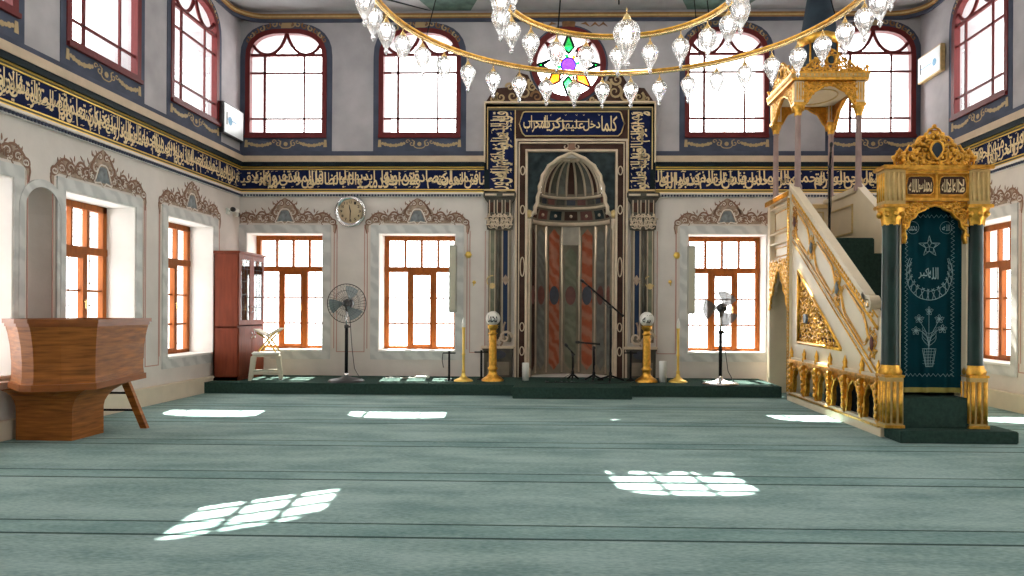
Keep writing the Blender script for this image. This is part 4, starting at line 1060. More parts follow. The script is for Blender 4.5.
mb = MB(G); mb.prism([(x * .8, 2.72 + (z - 2.72) * .8) for x, z in poly], -.01, .01, 'dark_gold'); filigree(mb, poly, .07, .013, 'dark_gold', -.02, 8, 0); filigree(mb, [(x * .9, z * 1 - .02) for x, z in poly], .085, .014, 'gold', -.045, 18, 0)
mb.tube([(x, -.03, z) for x, z in poly], .012, 'gold', 6)
for x, z in cr[1::2]:
    for s_ in (1, -1): mb.sphere((s_ * x, -.03, z + .01), .024, 'gold', 7)
mb.build('gate_crest', minbar)
mb = MB(G); heart = [(.055 * cos(t) * (1 - .25 * (sin(t) < 0) * abs(sin(t)) * 2), 2.87 + .075 * sin(t)) for t in [2 * PI * i / 20 for i in range(20)]]
mb.prism(heart, -.09, -.04, 'spire_blue'); mb.tube([(x * 1.15, -.085, (z - 2.87) * 1.15 + 2.87) for x, z in heart], .014, 'gold', 6, closed=True); mb.build('crest_medallion', minbar)

# curtain
def cy(x, z=1.5): return .055 + .009 * sin(x * 34) + .006 * sin(x * 61 + 1)
cur = thing('curtain', 'dark teal embroidered curtain hanging in the gate of the stair pulpit', 'curtain', (GX, 7.3, 0))
mb = MB(); nx = 60
vs = [(-.32 + .64 * i / nx, cy(-.32 + .64 * i / nx) - (0 if z > .5 else 0), z) for i in range(nx + 1) for z in (.5, 2.42)]
mb.add(vs, [(2 * i, 2 * i + 1, 2 * i + 3, 2 * i + 2) for i in range(nx)], 'curtain', True)
vs = [(x, y + .006, z) for x, y, z in vs]; mb.add(vs, [(2 * i, 2 * i + 1, 2 * i + 3, 2 * i + 2) for i in range(nx)], 'curtain', True); mb.build('cloth', cur)
mb = MB(); vs = [(-.32 + .64 * i / nx, cy(-.32 + .64 * i / nx) - .003, z) for i in range(nx + 1) for z in (.46, .51)]
mb.add(vs, [(2 * i, 2 * i + 1, 2 * i + 3, 2 * i + 2) for i in range(nx)], 'curtain_hem'); mb.build('hem', cur)
def emb(pts, w=.007, closed=False, mbx=None):
    q = []
    k = len(pts)
    for i in range(k if closed else k - 1):
        a, b = pts[i], pts[(i + 1) % k]; n_ = max(1, int(math.hypot(a[0] - b[0], a[1] - b[1]) / .02))
        for j in range(n_): q.append((a[0] + (b[0] - a[0]) * j / n_, a[1] + (b[1] - a[1]) * j / n_))
    if not closed: q.append(pts[-1])
    mbx.tube([(x, cy(x) - .004, z) for x, z in q], w / 2, 'silver', 4, closed=closed, cap=not closed)
mb = MB()
bx, z0, z1 = .25, .62, 2.25
for (a, b) in (((-bx, z0), (bx, z0)), ((bx, z0), (bx, z1)), ((bx, z1), (-bx, z1)), ((-bx, z1), (-bx, z0))):
    L_ = math.hypot(b[0] - a[0], b[1] - a[1]); n_ = int(L_ / .042); dx, dz_ = (b[0] - a[0]) / L_, (b[1] - a[1]) / L_
    pts = []
    for i in range(n_ + 1):
        t = L_ * i / n_; pts.append((a[0] + dx * t, a[1] + dz_ * t))
        if i < n_: tt = L_ * (i + .5) / n_; pts.append((a[0] + dx * tt - dz_ * .03, a[1] + dz_ * tt + dx * .03))
    emb(pts, .006, mbx=mb)
mb.build('embroidered_border', cur)
FN = lambda u, v: (u, cy(u) - .004, v)
mb = MB()
for x, t in ((.165, 'الله'), (-.165, 'محمد')): emb(circ(x, 2.12, .062, 20), .004, True, mb); put(mb, t, x, 2.12, .085, .065, 'silver', fn=FN, off=.005)
mb.build('round_medallion', cur)
mb = MB()
for k in range(5):
    a = PI / 2 + 2 * PI * k / 5; t = (.11 * cos(a), 1.93 + .11 * sin(a))
    for d in (-1, 1): q = (.045 * cos(a + d * PI / 5), 1.93 + .045 * sin(a + d * PI / 5)); emb([t, q], .006, mbx=mb); emb([(t[0] * .65, 1.93 + (t[1] - 1.93) * .65), q, (0, 1.93)], .005, mbx=mb)
mb.build('embroidered_star', cur)
mb = MB(); put(mb, 'الله', .04, 1.66, .1, .12, 'silver', fn=FN, off=.008); put(mb, 'اكبر', -.055, 1.66, .1, .11, 'silver', fn=FN, off=.008); mb.build('centre_lettering', cur)
mb = MB()
oc = arc(0, 1.66, .235, 145, 395, 30, .27); ic = arc(0, 1.70, .2, 150, 390, 30, .22)
emb(oc, .008, mbx=mb); emb(ic, .005, mbx=mb)
for k in range(2, 29): emb([oc[k], ic[k - 1 if k % 2 else k + 1], (ic[k][0] * .9, ic[k][1] + .02)], .006, mbx=mb)
mb.build('embroidered_crescent', cur)
mb = MB()
emb([(-.07, .9), (.07, .9), (.04, .72), (-.04, .72)], .006, True, mb)
for k in range(-2, 3): emb([(k * .028, .9), (k * .016, .72)], .004, mbx=mb); emb([(-.06 + .004 * k, .81 + k * .03), (.06, .81 + k * .03)], .003, mbx=mb)
for x, z in ((0, 1.28), (-.1, 1.2), (.1, 1.2), (-.13, 1.08), (.13, 1.1)):
    emb(bez((0, .9), (x * .1, 1.05), (x * .6, 1.1), (x, z), 8), .005, mbx=mb)
    for k in range(5): a = 2 * PI * k / 5 + .3; emb([(x, z), (x + .035 * cos(a - .35), z + .035 * sin(a - .35)), (x + .045 * cos(a), z + .045 * sin(a)), (x + .035 * cos(a + .35), z + .035 * sin(a + .35)), (x, z)], .006, mbx=mb)
for s_ in (1, -1):
    for k in range(4): emb(bez((0, .93 + .04 * k), (s_ * .05, .95 + .04 * k), (s_ * .08, 1.0 + .03 * k), (s_ * .07, 1.03 + .03 * k), 5), .004, mbx=mb)
mb.build('embroidered_flower_pot', cur)

# ------------------------------------------------------------------ wooden preaching desk at left
desk = thing('preaching_desk', 'faceted oak preaching pulpit with flared panels by the left wall', 'pulpit', (-4.95, 7.0, 0))
DT = Matrix.Translation((4.95, -7.0, 0))
plan = [(-4.97, 6.46), (-4.83, 6.42), (-4.62, 6.49), (-4.42, 6.68), (-4.62, 7.8), (-5.3, 7.8), (-5.3, 6.75)]
cxp, cyp = -4.9, 7.12
def ring(s_, z, pl=plan, c=(cxp, cyp)): return [(c[0] + (x - c[0]) * s_, c[1] + (y - c[1]) * s_, z) for x, y in pl]
mb = MB(DT)
flare = [(1.0, .55), (.985, .62), (.985, .75), (1.005, .9), (1.04, 1.02), (1.07, 1.09)]
for i in range(7):
    seg = MB(DT)
    for k in range(len(flare) - 1):
        a = ring(*flare[k]); b = ring(*flare[k + 1]); j = (i + 1) % 7
        seg.add([a[i], a[j], b[j], b[i]], [(0, 1, 2, 3)], 'oak')
    a = ring(.93, .6); b = ring(1.02, 1.09); j = (i + 1) % 7; c_ = ring(1.07, 1.09)
    seg.add([a[i], a[j], b[j], b[i], c_[j], c_[i]], [(0, 1, 2, 3), (3, 2, 4, 5)], 'oak'); seg.build('side_panel', desk)
def trimring(s0, s1, z0, z1, m='oak_trim'):
    mb = MB(DT); A, B, C_, D_ = ring(s1, z0), ring(s1, z1), ring(s0, z1), ring(s0, z0)
    for i in range(7):
        j = (i + 1) % 7
        mb.add([A[i], A[j], B[j], B[i], C_[i], C_[j], D_[i], D_[j]], [(0, 1, 2, 3), (3, 2, 5, 4), (4, 5, 7, 6), (6, 7, 1, 0)], m)
    return mb
trimring(1.0, 1.085, 1.09, 1.12).build('top_moulding', desk); trimring(1.0, 1.12, 1.12, 1.16).build('top_rim', desk)
trimring(.6, 1.035, .5, .56).build('lower_moulding', desk)
mb = MB(DT); mb.add(ring(.99, .56), [(0, 1, 2, 3, 4, 5, 6)], 'oak'); mb.build('deck', desk)
ped = [(-5.24, 6.75), (-4.9, 6.73), (-4.68, 6.73), (-4.68, 7.2), (-4.9, 7.25), (-5.24, 7.2)]
topp = [(-5.2, 6.5), (-4.66, 6.53), (-4.5, 6.7), (-4.55, 7.5), (-4.9, 7.6), (-5.25, 7.5)]
mb = MB(DT); prev = None
for t, z in ((0, 0), (0, .28), (.04, .33), (.14, .38), (.32, .43), (.6, .47), (.97, .505)):
    cur_ = [(a[0] + (b[0] - a[0]) * t, a[1] + (b[1] - a[1]) * t, z) for a, b in zip(ped, topp)]
    if prev:
        for i in range(6): j = (i + 1) % 6; mb.add([prev[i], prev[j], cur_[j], cur_[i]], [(0, 1, 2, 3)], 'oak')
    prev = cur_
mb.build('pedestal', desk)
mb = MB(DT); mb.prism([(-4.70, .53), (-4.62, .53), (-4.40, 0), (-4.47, 0)], 7.48, 7.53, 'oak'); mb.build('leg', desk)
mb = MB(DT); mb.prism([(-5.2, .53), (-5.12, .53), (-5.3, 0), (-5.37, 0)], 7.48, 7.53, 'oak'); mb.build('leg', desk)
for z in (.36, .18): mb = MB(DT); mb.box(-5.28, -4.56 + (.36 - z) * .3, 7.49, 7.52, z, z + .02, 'black_metal'); mb.build('rung', desk)

# ------------------------------------------------------------------ corner cabinet, stool and book stand
cab = thing('bookcase', 'tall red brown cabinet with glazed upper doors in the left corner', 'cabinet', (-5.2, 11.45, .165))
CT = Matrix.Translation((5.2, -11.45, -.165))
mb = MB(CT); x0, x1, y0, y1, z0, z1 = -5.42, -5.03, 10.98, 11.93, .165, 2.13
mb.box(x0, x1 - .02, y0, y0 + .025, z0, z1, 'mahogany'); mb.box(x0, x1 - .02, y1 - .025, y1, z0, z1, 'mahogany'); mb.box(x0, x0 + .02, y0, y1, z0, z1, 'mahogany'); mb.box(x0, x1 - .02, y0, y1, z0, z0 + .06, 'mahogany'); mb.box(x0, x1 - .02, y0, y1, .98, 1.0, 'mahogany'); mb.build('body', cab)
mb = MB(CT); mb.box(x0, x1 + .03, y0 - .03, y1, z1, z1 + .04, 'mahogany', .008); mb.build('top', cab)
for k in range(4): mb = MB(CT); mb.box(x0 + .02, x1 - .04, y0 + .03, y1 - .03, 1.25 + .25 * k, 1.265 + .25 * k, 'mahogany'); mb.build('shelf', cab)
for k in range(2):
    ya = y0 + .01 + k * .465; yb = ya + .46
    mb = MB(CT); mb.box(x1 - .02, x1, ya, yb, .23, .98, 'mahogany', .004); d = mb.build('lower_door', cab)
    mb = MB(CT); yh = yb - .05 if k == 0 else ya + .05; mb.tube([(x1, yh, .8), (x1 + .03, yh, .83), (x1 + .03, yh, .88), (x1, yh, .92)], .007, 'chrome', 6); mb.build('handle', d)
    mb = MB(CT)
    for a, b, c, e in ((ya, ya + .07, 1.02, z1), (yb - .07, yb, 1.02, z1), (ya + .07, yb - .07, 1.02, 1.1), (ya + .07, yb - .07, z1 - .08, z1)): mb.box(x1 - .02, x1, a, b, c, e, 'mahogany')
    d = mb.build('glazed_door', cab)
    mb = MB(CT); mb.box(x1 - .013, x1 - .009, ya + .07, yb - .07, 1.1, z1 - .08, 'cabinet_glass')
    for q in range(1, 3): mb.box(x1 - .006, x1 - .002, ya + .07 + .107 * q, ya + .075 + .107 * q, 1.1, z1 - .08, 'black_plastic')
    for q in range(1, 5): mb.box(x1 - .006, x1 - .002, ya + .07, yb - .07, 1.1 + .2 * q, 1.105 + .2 * q, 'black_plastic')
    mb.build('glass_pane', d)
    mb = MB(CT); mb.tube([(x1, yh, 1.2), (x1 + .03, yh, 1.23), (x1 + .03, yh, 1.3), (x1, yh, 1.33)], .007, 'chrome', 6); mb.build('handle', d)

st = thing('plastic_stool', 'small moulded plastic step stool in front of the red brown cabinet', 'stool', (-4.72, 11.27, .165), 0)
ST = Matrix.Rotation(.35, 4, 'Z') @ Matrix.Diagonal((1.22, 1.2, 1, 1))
mb = MB(ST); mb.box(-.17, .17, -.15, .15, .40, .43, 'white_plastic', .012); mb.box(-.155, .155, -.135, .135, .36, .40, 'olive_plastic'); mb.build('seat', st)
for sx in (-1, 1):
    for sy in (-1, 1):
        mb = MB(ST); a = (sx * .145, sy * .125); b = (sx * .185, sy * .16)
        vs = [(a[0] + dx * .03, a[1] + dy * .03, .37) for dx, dy in ((-1, -1), (1, -1), (1, 1), (-1, 1))] + [(b[0] + dx * .02, b[1] + dy * .02, 0) for dx, dy in ((-1, -1), (1, -1), (1, 1), (-1, 1))]
        mb.add(vs, [(0, 1, 2, 3), (4, 5, 6, 7), (0, 1, 5, 4), (1, 2, 6, 5), (2, 3, 7, 6), (3, 0, 4, 7)], 'olive_plastic'); mb.build('leg', st)
for sy in (-1, 1): mb = MB(ST); mb.box(-.17, .17, sy * .15 - .012, sy * .15 + .012, .09, .14, 'olive_plastic'); mb.build('stretcher', st)
for sx in (-1, 1): mb = MB(ST); mb.box(sx * .165 - .012, sx * .165 + .012, -.15, .15, .13, .18, 'olive_plastic'); mb.build('stretcher', st)
bk = thing('book_rest', 'straw coloured folding book rest with open pages on the white stool', 'book stand', (-4.72, 11.3, .597))
mb = MB(); mb.tube([(-.14, 0, 0), (.02, 0, .2), (.13, 0, .3)], .014, 'straw', 6); mb.tube([(.14, 0, 0), (-.0, 0, .2), (-.16, 0, .3)], .014, 'straw', 6)
mb.tube([(-.14, .16, 0), (.02, .16, .2), (.13, .16, .3)], .014, 'straw', 6); mb.tube([(.14, .16, 0), (-.0, .16, .2), (-.16, .16, .3)], .014, 'straw', 6); mb.build('crossed_frame', bk)
mb = MB(); mb.add([(-.2, -.03, .34), (0, -.03, .24), (0, .2, .24), (-.2, .2, .34), (.19, -.03, .36), (.19, .2, .36), (-.2, -.03, .36), (0, -.03, .265), (0, .2, .265), (-.2, .2, .36), (.19, -.03, .38), (.19, .2, .38)],
       [(0, 1, 2, 3), (1, 4, 5, 2), (6, 7, 8, 9), (7, 10, 11, 8), (0, 1, 7, 6), (1, 4, 10, 7), (3, 2, 8, 9), (2, 5, 11, 8), (0, 3, 9, 6), (4, 5, 11, 10)], 'paper'); mb.build('pages', bk)

# ------------------------------------------------------------------ fans
def fan(loc, label, head_z, tilt, blade, guard, base_r, base_m, yaw=0):
    f = thing('pedestal_fan', label, 'fan', loc, 0)
    mb = MB(); mb.lathe((0, 0, 0), [(base_r, 0), (base_r, .018), (base_r * .9, .035), (.09, .06), (.04, .09), (.0, .09)], base_m, 28); mb.lathe((0, 0, 0), [(base_r + .004, 0), (base_r + .004, .014), (base_r - .01, .02)], 'black_plastic', 28); mb.build('base', f)
    mb = MB(); mb.cyl((0, 0, .07), (0, 0, .13), .03, 'chrome', 12); mb.cyl((0, 0, .12), (0, 0, head_z - .36), .026, 'black_metal', 12); mb.build('pole', f)
    mb = MB(); mb.cyl((0, 0, head_z - .37), (0, 0, head_z - .12), .016, 'chrome', 10); mb.build('inner_tube', f)
    mb = MB(); mb.cyl((0, 0, head_z - .38), (0, 0, head_z - .33), .034, 'black_plastic', 12); mb.cyl((.03, 0, head_z - .36), (.06, 0, head_z - .36), .014, 'black_plastic', 8); mb.build('height_knob', f)
    H = Matrix.Translation((0, 0, head_z)) @ Matrix.Rotation(yaw, 4, 'Z') @ Matrix.Rotation(tilt, 4, 'X')
    mb = MB(H); 
    HH = H @ Matrix.Rotation(PI / 2, 4, 'X'); mb.T = HH      # lathe axis along -y
    mb.lathe((0, 0, -.2), [(.0, 0), (.06, .01), (.075, .05), (.075, .13), (.055, .17), (0, .175)], 'black_plastic', 16); mb.T = H
    mb.box(-.03, .03, .02, .1, -.14, -.03, 'black_plastic', .01); mb.build('motor', f)
    mb = MB(HH); mb.lathe((0, 0, -.02), [(.05, 0), (.05, .05), (.03, .065), (0, .07)], 'black_plastic', 16); mb.build('hub', f)
    R = .27
    for k in range(3):
        mb = MB(HH); a0 = 2 * PI * k / 3 + (.9 if guard else 0.65); vs = []
        nr2, na = 6, 6
        for i in range(nr2 + 1):
            rr = .045 + (R - .045) * i / nr2; wdt = (.35 if guard else .5) + (.55 if guard else .8) * sin(min(1, (i + .5) / nr2) * PI * .62)
            for j in range(na + 1):
                a = a0 + wdt * (j / na - .3 + .18 * i / nr2); vs.append((rr * cos(a), rr * sin(a), .02 - .05 * (j / na - .5) - .02))
        mb.add(vs, [(i * (na + 1) + j, i * (na + 1) + j + 1, (i + 1) * (na + 1) + j + 1, (i + 1) * (na + 1) + j) for i in range(nr2) for j in range(na)], blade, True); mb.build('blade', f)
    if guard:
        for zz, nm in ((.075, 'front_guard'), (-.07, 'rear_guard')):
            mb = MB(HH); s_ = 1 if zz > 0 else -1
            for r_, dz2 in ((.30, 0), (.2, .5), (.1, .8)): mb.tube([(r_ * cos(t), r_ * sin(t), zz * dz2) for t in [2 * PI * i / 40 for i in range(40)]], .006 if r_ == .3 else .0022, 'black_metal', 5, closed=True)
            for i in range(36):
                t = 2 * PI * i / 36; mb.tube([(r_ * cos(t + tw), r_ * sin(t + tw), zz * d_) for r_, d_, tw in ((.05, 1, -.2), (.12, .98, -.12), (.2, .85, -.05), (.27, .5, 0), (.3, 0, 0))], .0016, 'black_metal', 4, cap=False)
            mb.lathe((0, 0, zz), [(.05, -.004), (.05, .004), (0, .008)], 'black_plastic', 14) if zz > 0 else None
            mb.build(nm, f)
    mb = MB(); mb.tube([(.03, .05, head_z - .1), (.06, .04, head_z - .5), (.08, .03, .5), (.12, .02, .2), (.22, .03, .02), (.26, .06, .008)], .006, 'black_plastic', 6); mb.build('power_cord', f)
    return f
fan((-3.36, 11.0, .165), 'black pedestal fan with round wire guard below the wall clock', 1.2, 0, 'fan_blade_grey', True, .27, 'black_plastic')
fan((2.36, 10.98, .165), 'pedestal fan without guard on chrome disc base before the right window', 1.15, .1, 'fan_blade_brown', False, .27, 'chrome', -.35)

# ------------------------------------------------------------------ candlesticks
def globe_stand(loc, txt, label):
    g = thing('globe_candlestick', label, 'candlestick', loc, group='gilt globe candlesticks')
    mb = MB(); mb.lathe((0, 0, 0), [(.175, 0), (.175, .02), (.15, .045), (.1, .075), (.07, .11), (.062, .17), (.085, .2), (.06, .225), (.06, .25)], 'gold', 24); mb.build('base', g)
    mb = MB(); mb.lathe((0, 0, 0), [(.06, .25), (.062, .28), (.058, .66), (.055, .72)], 'gold', 32, lobes=8, amp=.06, twist=5); mb.build('column', g)
    mb = MB(); mb.lathe((0, 0, 0), [(.05, .72), (.075, .745), (.05, .77), (.06, .81), (.085, .83), (.08, .86), (.095, .875), (.06, .88)], 'gold', 20); mb.build('cup', g)
    mb = MB(); mb.sphere((0, 0, .98), .115, 'globe', 24); gl_ = mb.build('globe', g)
    mb = MB()
    def fn(u, v):
        a = u / .116; b = v / .116; return (.117 * sin(a) * cos(b), -.117 * cos(a) * cos(b), .98 + .117 * sin(b))
    put(mb, txt, 0, .0, .17, .13, 'black_paint', fn=fn, off=.012); mb.build('globe_lettering', gl_)
globe_stand((-1.13, 11.28, .165), 'محمد', 'gilt candlestick with lettered white globe left of the mihrab')
globe_stand((1.28, 11.3, .165), 'الله', 'gilt candlestick with lettered white globe right of the mihrab')
def taper(loc, label):
    g = thing('taper_holder', label, 'candle holder', loc, group='tall slender brass candle holders')
    mb = MB(); mb.lathe((0, 0, 0), [(.15, 0), (.15, .012), (.12, .03), (.07, .05), (.035, .09), (.03, .13)], 'bright_gold', 22); mb.build('base', g)
    mb = MB(); mb.lathe((0, 0, 0), [(.022, .13), (.032, .16), (.02, .18), (.02, .4), (.03, .42), (.02, .44), (.022, .8), (.03, .84)], 'bright_gold', 12); mb.build('stem', g)
    mb = MB(); mb.lathe((0, 0, 0), [(.028, .84), (.028, .88), (.03, .9), (.024, .94), (.004, 1.0)], 'globe', 12); mb.build('bulb', g)
taper((-1.58, 11.2, .165), 'tall slender brass candle holder left of the left globe candlestick')
taper((1.77, 11.3, .165), 'tall slender brass candle holder right of the right globe candlestick')

def tstand(loc, h, label, arm=.1, hang=False):
    g = thing('short_stand', label, 'stand', loc)
    mb = MB(); mb.lathe((0, 0, 0), [(.075, 0), (.075, .012), (.03, .025), (.02, .04)], 'black_metal', 16); mb.build('base', g)
    mb = MB(); mb.cyl((0, 0, .03), (0, 0, h), .017, 'black_metal', 10); mb.build('post', g)
    mb = MB(); mb.cyl((-arm, 0, h - .03), (arm, 0, h - .03), .011, 'black_metal', 8); mb.build('crossbar', g)
    if hang: mb = MB(); mb.tube([(-arm, 0, h - .03), (-arm - .01, 0, h - .15), (-arm + .01, 0, h - .26)], .006, 'black_metal', 6); mb.build('hanging_cord', g)
tstand((-1.82, 11.3, .165), .46, 'short black stand with crossbar and hanging cord left of the left tall brass holder', .1, True)
tstand((-1.33, 11.45, .165), .47, 'short black stand with crossbar close behind the left globe candlestick', .11)
tstand((1.05, 11.5, .165), .47, 'short black stand with crossbar between mihrab and right globe candlestick', .1)
for loc, lab, h, r_ in (((-.62, 11.4, .165), 'short white cylinder standing in front of the left mihrab jamb', .28, .055), ((1.53, 11.28, .165), 'short white cylinder between right globe candlestick and tall brass holder', .33, .06)):
    g = thing('white_cylinder', lab, 'container', loc)
    mb = MB(); mb.lathe((0, 0, 0), [(0, 0), (r_, 0), (r_, h - .01), (r_ - .008, h)], 'white_plastic', 20); mb.build('body', g)
    mb = MB(); mb.lathe((0, 0, 0), [(r_ - .008, h), (r_ - .012, h - .015), (0, h - .015)], 'white_plaster', 20); mb.build('lid', g)
# microphone stands
def mic(loc, h, boom, label, legs=.24):
    g = thing('microphone_stand', label, 'microphone stand', loc)
    for k in range(3):
        a = 2 * PI * k / 3 + .4; mb = MB(); mb.cyl((0, 0, .09), (legs * cos(a), legs * sin(a), .012), .014, 'black_metal', 8); mb.sphere((legs * cos(a), legs * sin(a), .014), .016, 'black_plastic', 6); mb.build('leg', g)
    mb = MB(); mb.cyl((0, 0, .05), (0, 0, h), .017, 'black_metal', 8); mb.cyl((0, 0, .05), (0, 0, .14), .024, 'black_metal', 10); mb.build('pole', g)
    mb = MB(); mb.sphere((0, 0, h), .03, 'black_plastic', 8); mb.build('boom_clutch', g)
    a, b = boom; mb = MB(); mb.cyl(a, b, .014, 'black_metal', 8); mb.cyl(b, tuple(b[i] + (b[i] - a[i]) * .06 for i in range(3)), .02, 'black_metal', 8); mb.build('boom', g)
    mb = MB(); d = Vector(a) - Vector(b); d.normalize(); p = Vector(a)
    mb.tube([p - d * .02, p + d * .09, p + d * .1, p + d * .14, p + d * .16], [.012, .016, .024, .024, .01], 'black_plastic', 10); mb.build('microphone', g)
    mb = MB(); mb.tube([Vector(a), (a[0] * .5, a[1], (a[2] + h) / 2 - .04), (.015, -.015, h - .05), (.02, -.02, h * .5), (-.02, -.03, .1), (-.2, -.12, .008)], .004, 'black_plastic', 5); mb.build('cable', g)
mic((.72, 11.35, .165), 1.17, ((-.36, -.05, 1.5), (.17, .02, 1.05)), 'tall black boom microphone stand at the right side of the mihrab')
mic((.46, 11.42, .165), .52, ((-.14, -.03, .6), (.08, .0, .58)), 'low black microphone stand left of the tall boom stand', .16)
mic((.13, 11.6, .165), .4, ((-.03, -.02, .46), (.02, 0, .4)), 'smallest black microphone stand at the centre of the mihrab', .1)
mic((3.72, 10.25, 2.27), 1.05, ((-.05, -.18, 1.22), (.02, .06, 1.0)), 'black microphone stand on the balcony of the stair pulpit', .13)
mb = MB(); rn = random.Random(3)
for k in range(5): x = -.25 + .09 * k; mb.tube([(x + rn.uniform(-.05, .05), 11.15 + rn.uniform(-.12, .12), .172) for _ in range(5)], .006, 'black_plastic', 5)
mb.tube([(-.3, 11.0, .172), (.1, 11.05, .172), (.6, 10.95, .172), (1.0, 11.1, .172), (1.1, 11.35, .172)], .005, 'black_plastic', 5)
tag(mb.build('audio_cable'), 'loose black audio cable lying on the platform before the mihrab', 'cable')
mb = MB(); mb.box(-2.42, -2.2, 11.6, 11.68, .165, .2, 'white_plastic', .006); mb.tube([(-2.42, 11.64, .18), (-2.6, 11.55, .172), (-2.7, 11.7, .172), (-2.9, 11.6, .172)], .005, 'white_plastic', 5)
tag(mb.build('power_strip'), 'white power strip on the platform below the second window', 'power strip')

# ------------------------------------------------------------------ wall fittings
ck = thing('wall_clock', 'round chrome rimmed wall clock with tan face between the two left windows', 'clock', (-3.6, YB, 2.92))
CK = Matrix.Rotation(PI / 2, 4, 'X')
mb = MB(CK); mb.lathe((0, 0, 0), [(.265, 0), (.27, .03), (.255, .055), (.235, .06), (.205, .04), (.2, .03)], 'chrome', 40); mb.build('rim', ck)
mb = MB(CK); mb.lathe((0, 0, 0), [(.21, .02), (.205, .03), (0, .03)], 'clock_face', 32); mb.build('face', ck)
for n_ in range(1, 13):
    mb = MB(); a = PI / 2 - n_ * PI / 6; put(mb, str(n_), .155 * cos(a), .155 * sin(a), .035 if n_ < 10 else .05, .045, 'black_paint', -.033, shaped=True); mb.build('numeral', ck)
for (a, L_, w, nm) in ((102, .11, .016, 'hour_hand'), (-93, .15, .012, 'minute_hand')):
    mb = MB(); ar = math.radians(a); mb.stroke([(-.02 * cos(ar), -.02 * sin(ar)), (L_ * .5 * cos(ar), L_ * .5 * sin(ar)), (L_ * cos(ar), L_ * sin(ar))], [w, w, w * .4], 'black_paint', -.036, .004); mb.build(nm, ck)

def line_speaker(x, lab):
    g = thing('column_speaker', lab, 'speaker', (x, YB, 1.23)); g['group'] = 'wall column speakers'
    mb = MB(); mb.box(-.06, .06, -.16, -.05, 0, 1.12, 'speaker_grey', .01); mb.build('cabinet', g)
    mb = MB(); mb.box(-.045, .045, -.166, -.16, .04, 1.08, 'olive_plastic'); mb.build('grille', g)
    mb = MB()
    for z in (.2, .9): mb.box(-.02, .02, -.055, 0, z, z + .06, 'black_metal')
    mb.build('bracket', g)
line_speaker(-1.86, 'tall narrow grey column speaker at the right edge of the second window from left')
line_speaker(2.07, 'tall narrow grey column speaker at the left edge of the window right of the mihrab')
def sconce(x, z, lab, r_=.055):
    g = thing('wall_hook', lab, 'wall ornament', (x, YB, z))
    mb = MB(CK); mb.lathe((0, 0, 0), [(r_, 0), (r_, .01), (r_ * .7, .02), (r_ * .3, .03), (0, .032)], 'bright_gold', 14, lobes=6, amp=.12); mb.build('rosette', g)
    mb = MB(); mb.tube([(0, -.02, 0), (0, -.06, -.01), (0, -.07, -.04), (0, -.05, -.06)], .008, 'bright_gold', 6); mb.build('hook', g)
sconce(-1.62, 2.2, 'gilt flower wall hook at the right frame of the second window, the upper one'); sconce(-1.52, 1.74, 'small gilt wall hook left of the mihrab, below the flower hook', .03)
sconce(1.85, 2.2, 'gilt flower wall hook between mihrab and right window, the upper one'); sconce(1.74, 1.76, 'small gilt wall hook right of the mihrab, below the flower hook', .03)

cam_ = thing('security_camera', 'small white bullet security camera with black lens in the upper left corner', 'security camera', (XL, 11.55, 2.86), PI / 2)
mb = MB(); mb.box(-.05, .05, -.03, 0, -.05, .05, 'white_plastic', .006); mb.cyl((0, -.02, 0), (0, -.12, .02), .018, 'white_plastic', 8); mb.build('bracket', cam_)
mb = MB(); mb.cyl((.1, -.12, .02), (-.12, -.16, .01), .036, 'white_plastic', 14); mb.build('housing', cam_)
mb = MB(); mb.cyl((-.12, -.16, .01), (-.17, -.17, .005), .038, 'black_plastic', 14); mb.build('lens_hood', cam_)
mb = MB(); mb.box(.18, .27, -.07, 0, -.06, .02, 'white_plastic', .01); mb.box(.27, .32, -.065, -.01, -.05, .01, 'black_plastic', .006); mb.build('junction_box', cam_)

def picture(T, x, z, w, h, lab, rz, lean):
    p = T @ Vector((x, 0, z)); g = thing('framed_picture', lab, 'picture', p, rz)
    L_ = Matrix.Rotation(lean, 4, 'X')
    mb = MB(L_); mb.box(-w / 2, w / 2, -.09, -.02, -h / 2, h / 2, 'gold_paint' if x < 0 else 'black_plastic', .005); mb.build('frame', g)
    mb = MB(L_); mb.box(-w / 2 + .02, w / 2 - .02, -.096, -.09, -h / 2 + .02, h / 2 - .02, 'picture_white'); mb.build('panel', g)
    mb = MB(L_); mb.box(-w * .35, w * .1, -.099, -.096, -.012, .0, 'picture_blue'); mb.prism(circ(-w * .2 if x > 0 else w * .25, -.02, h * .14, 10), -.099, -.096, 'picture_blue'); mb.box(-w * .38, -w * .34, -.099, -.096, -h * .2, h * .2, 'black_paint'); mb.build('print', g)
picture(TL, 11.58, 4.31, .7, .5, 'white framed picture in dark frame high on the left wall corner', PI / 2, 0)
picture(TR, -11.55, 5.2, .72, .42, 'white picture in thin gilt frame high on the right wall', -PI / 2, 0)

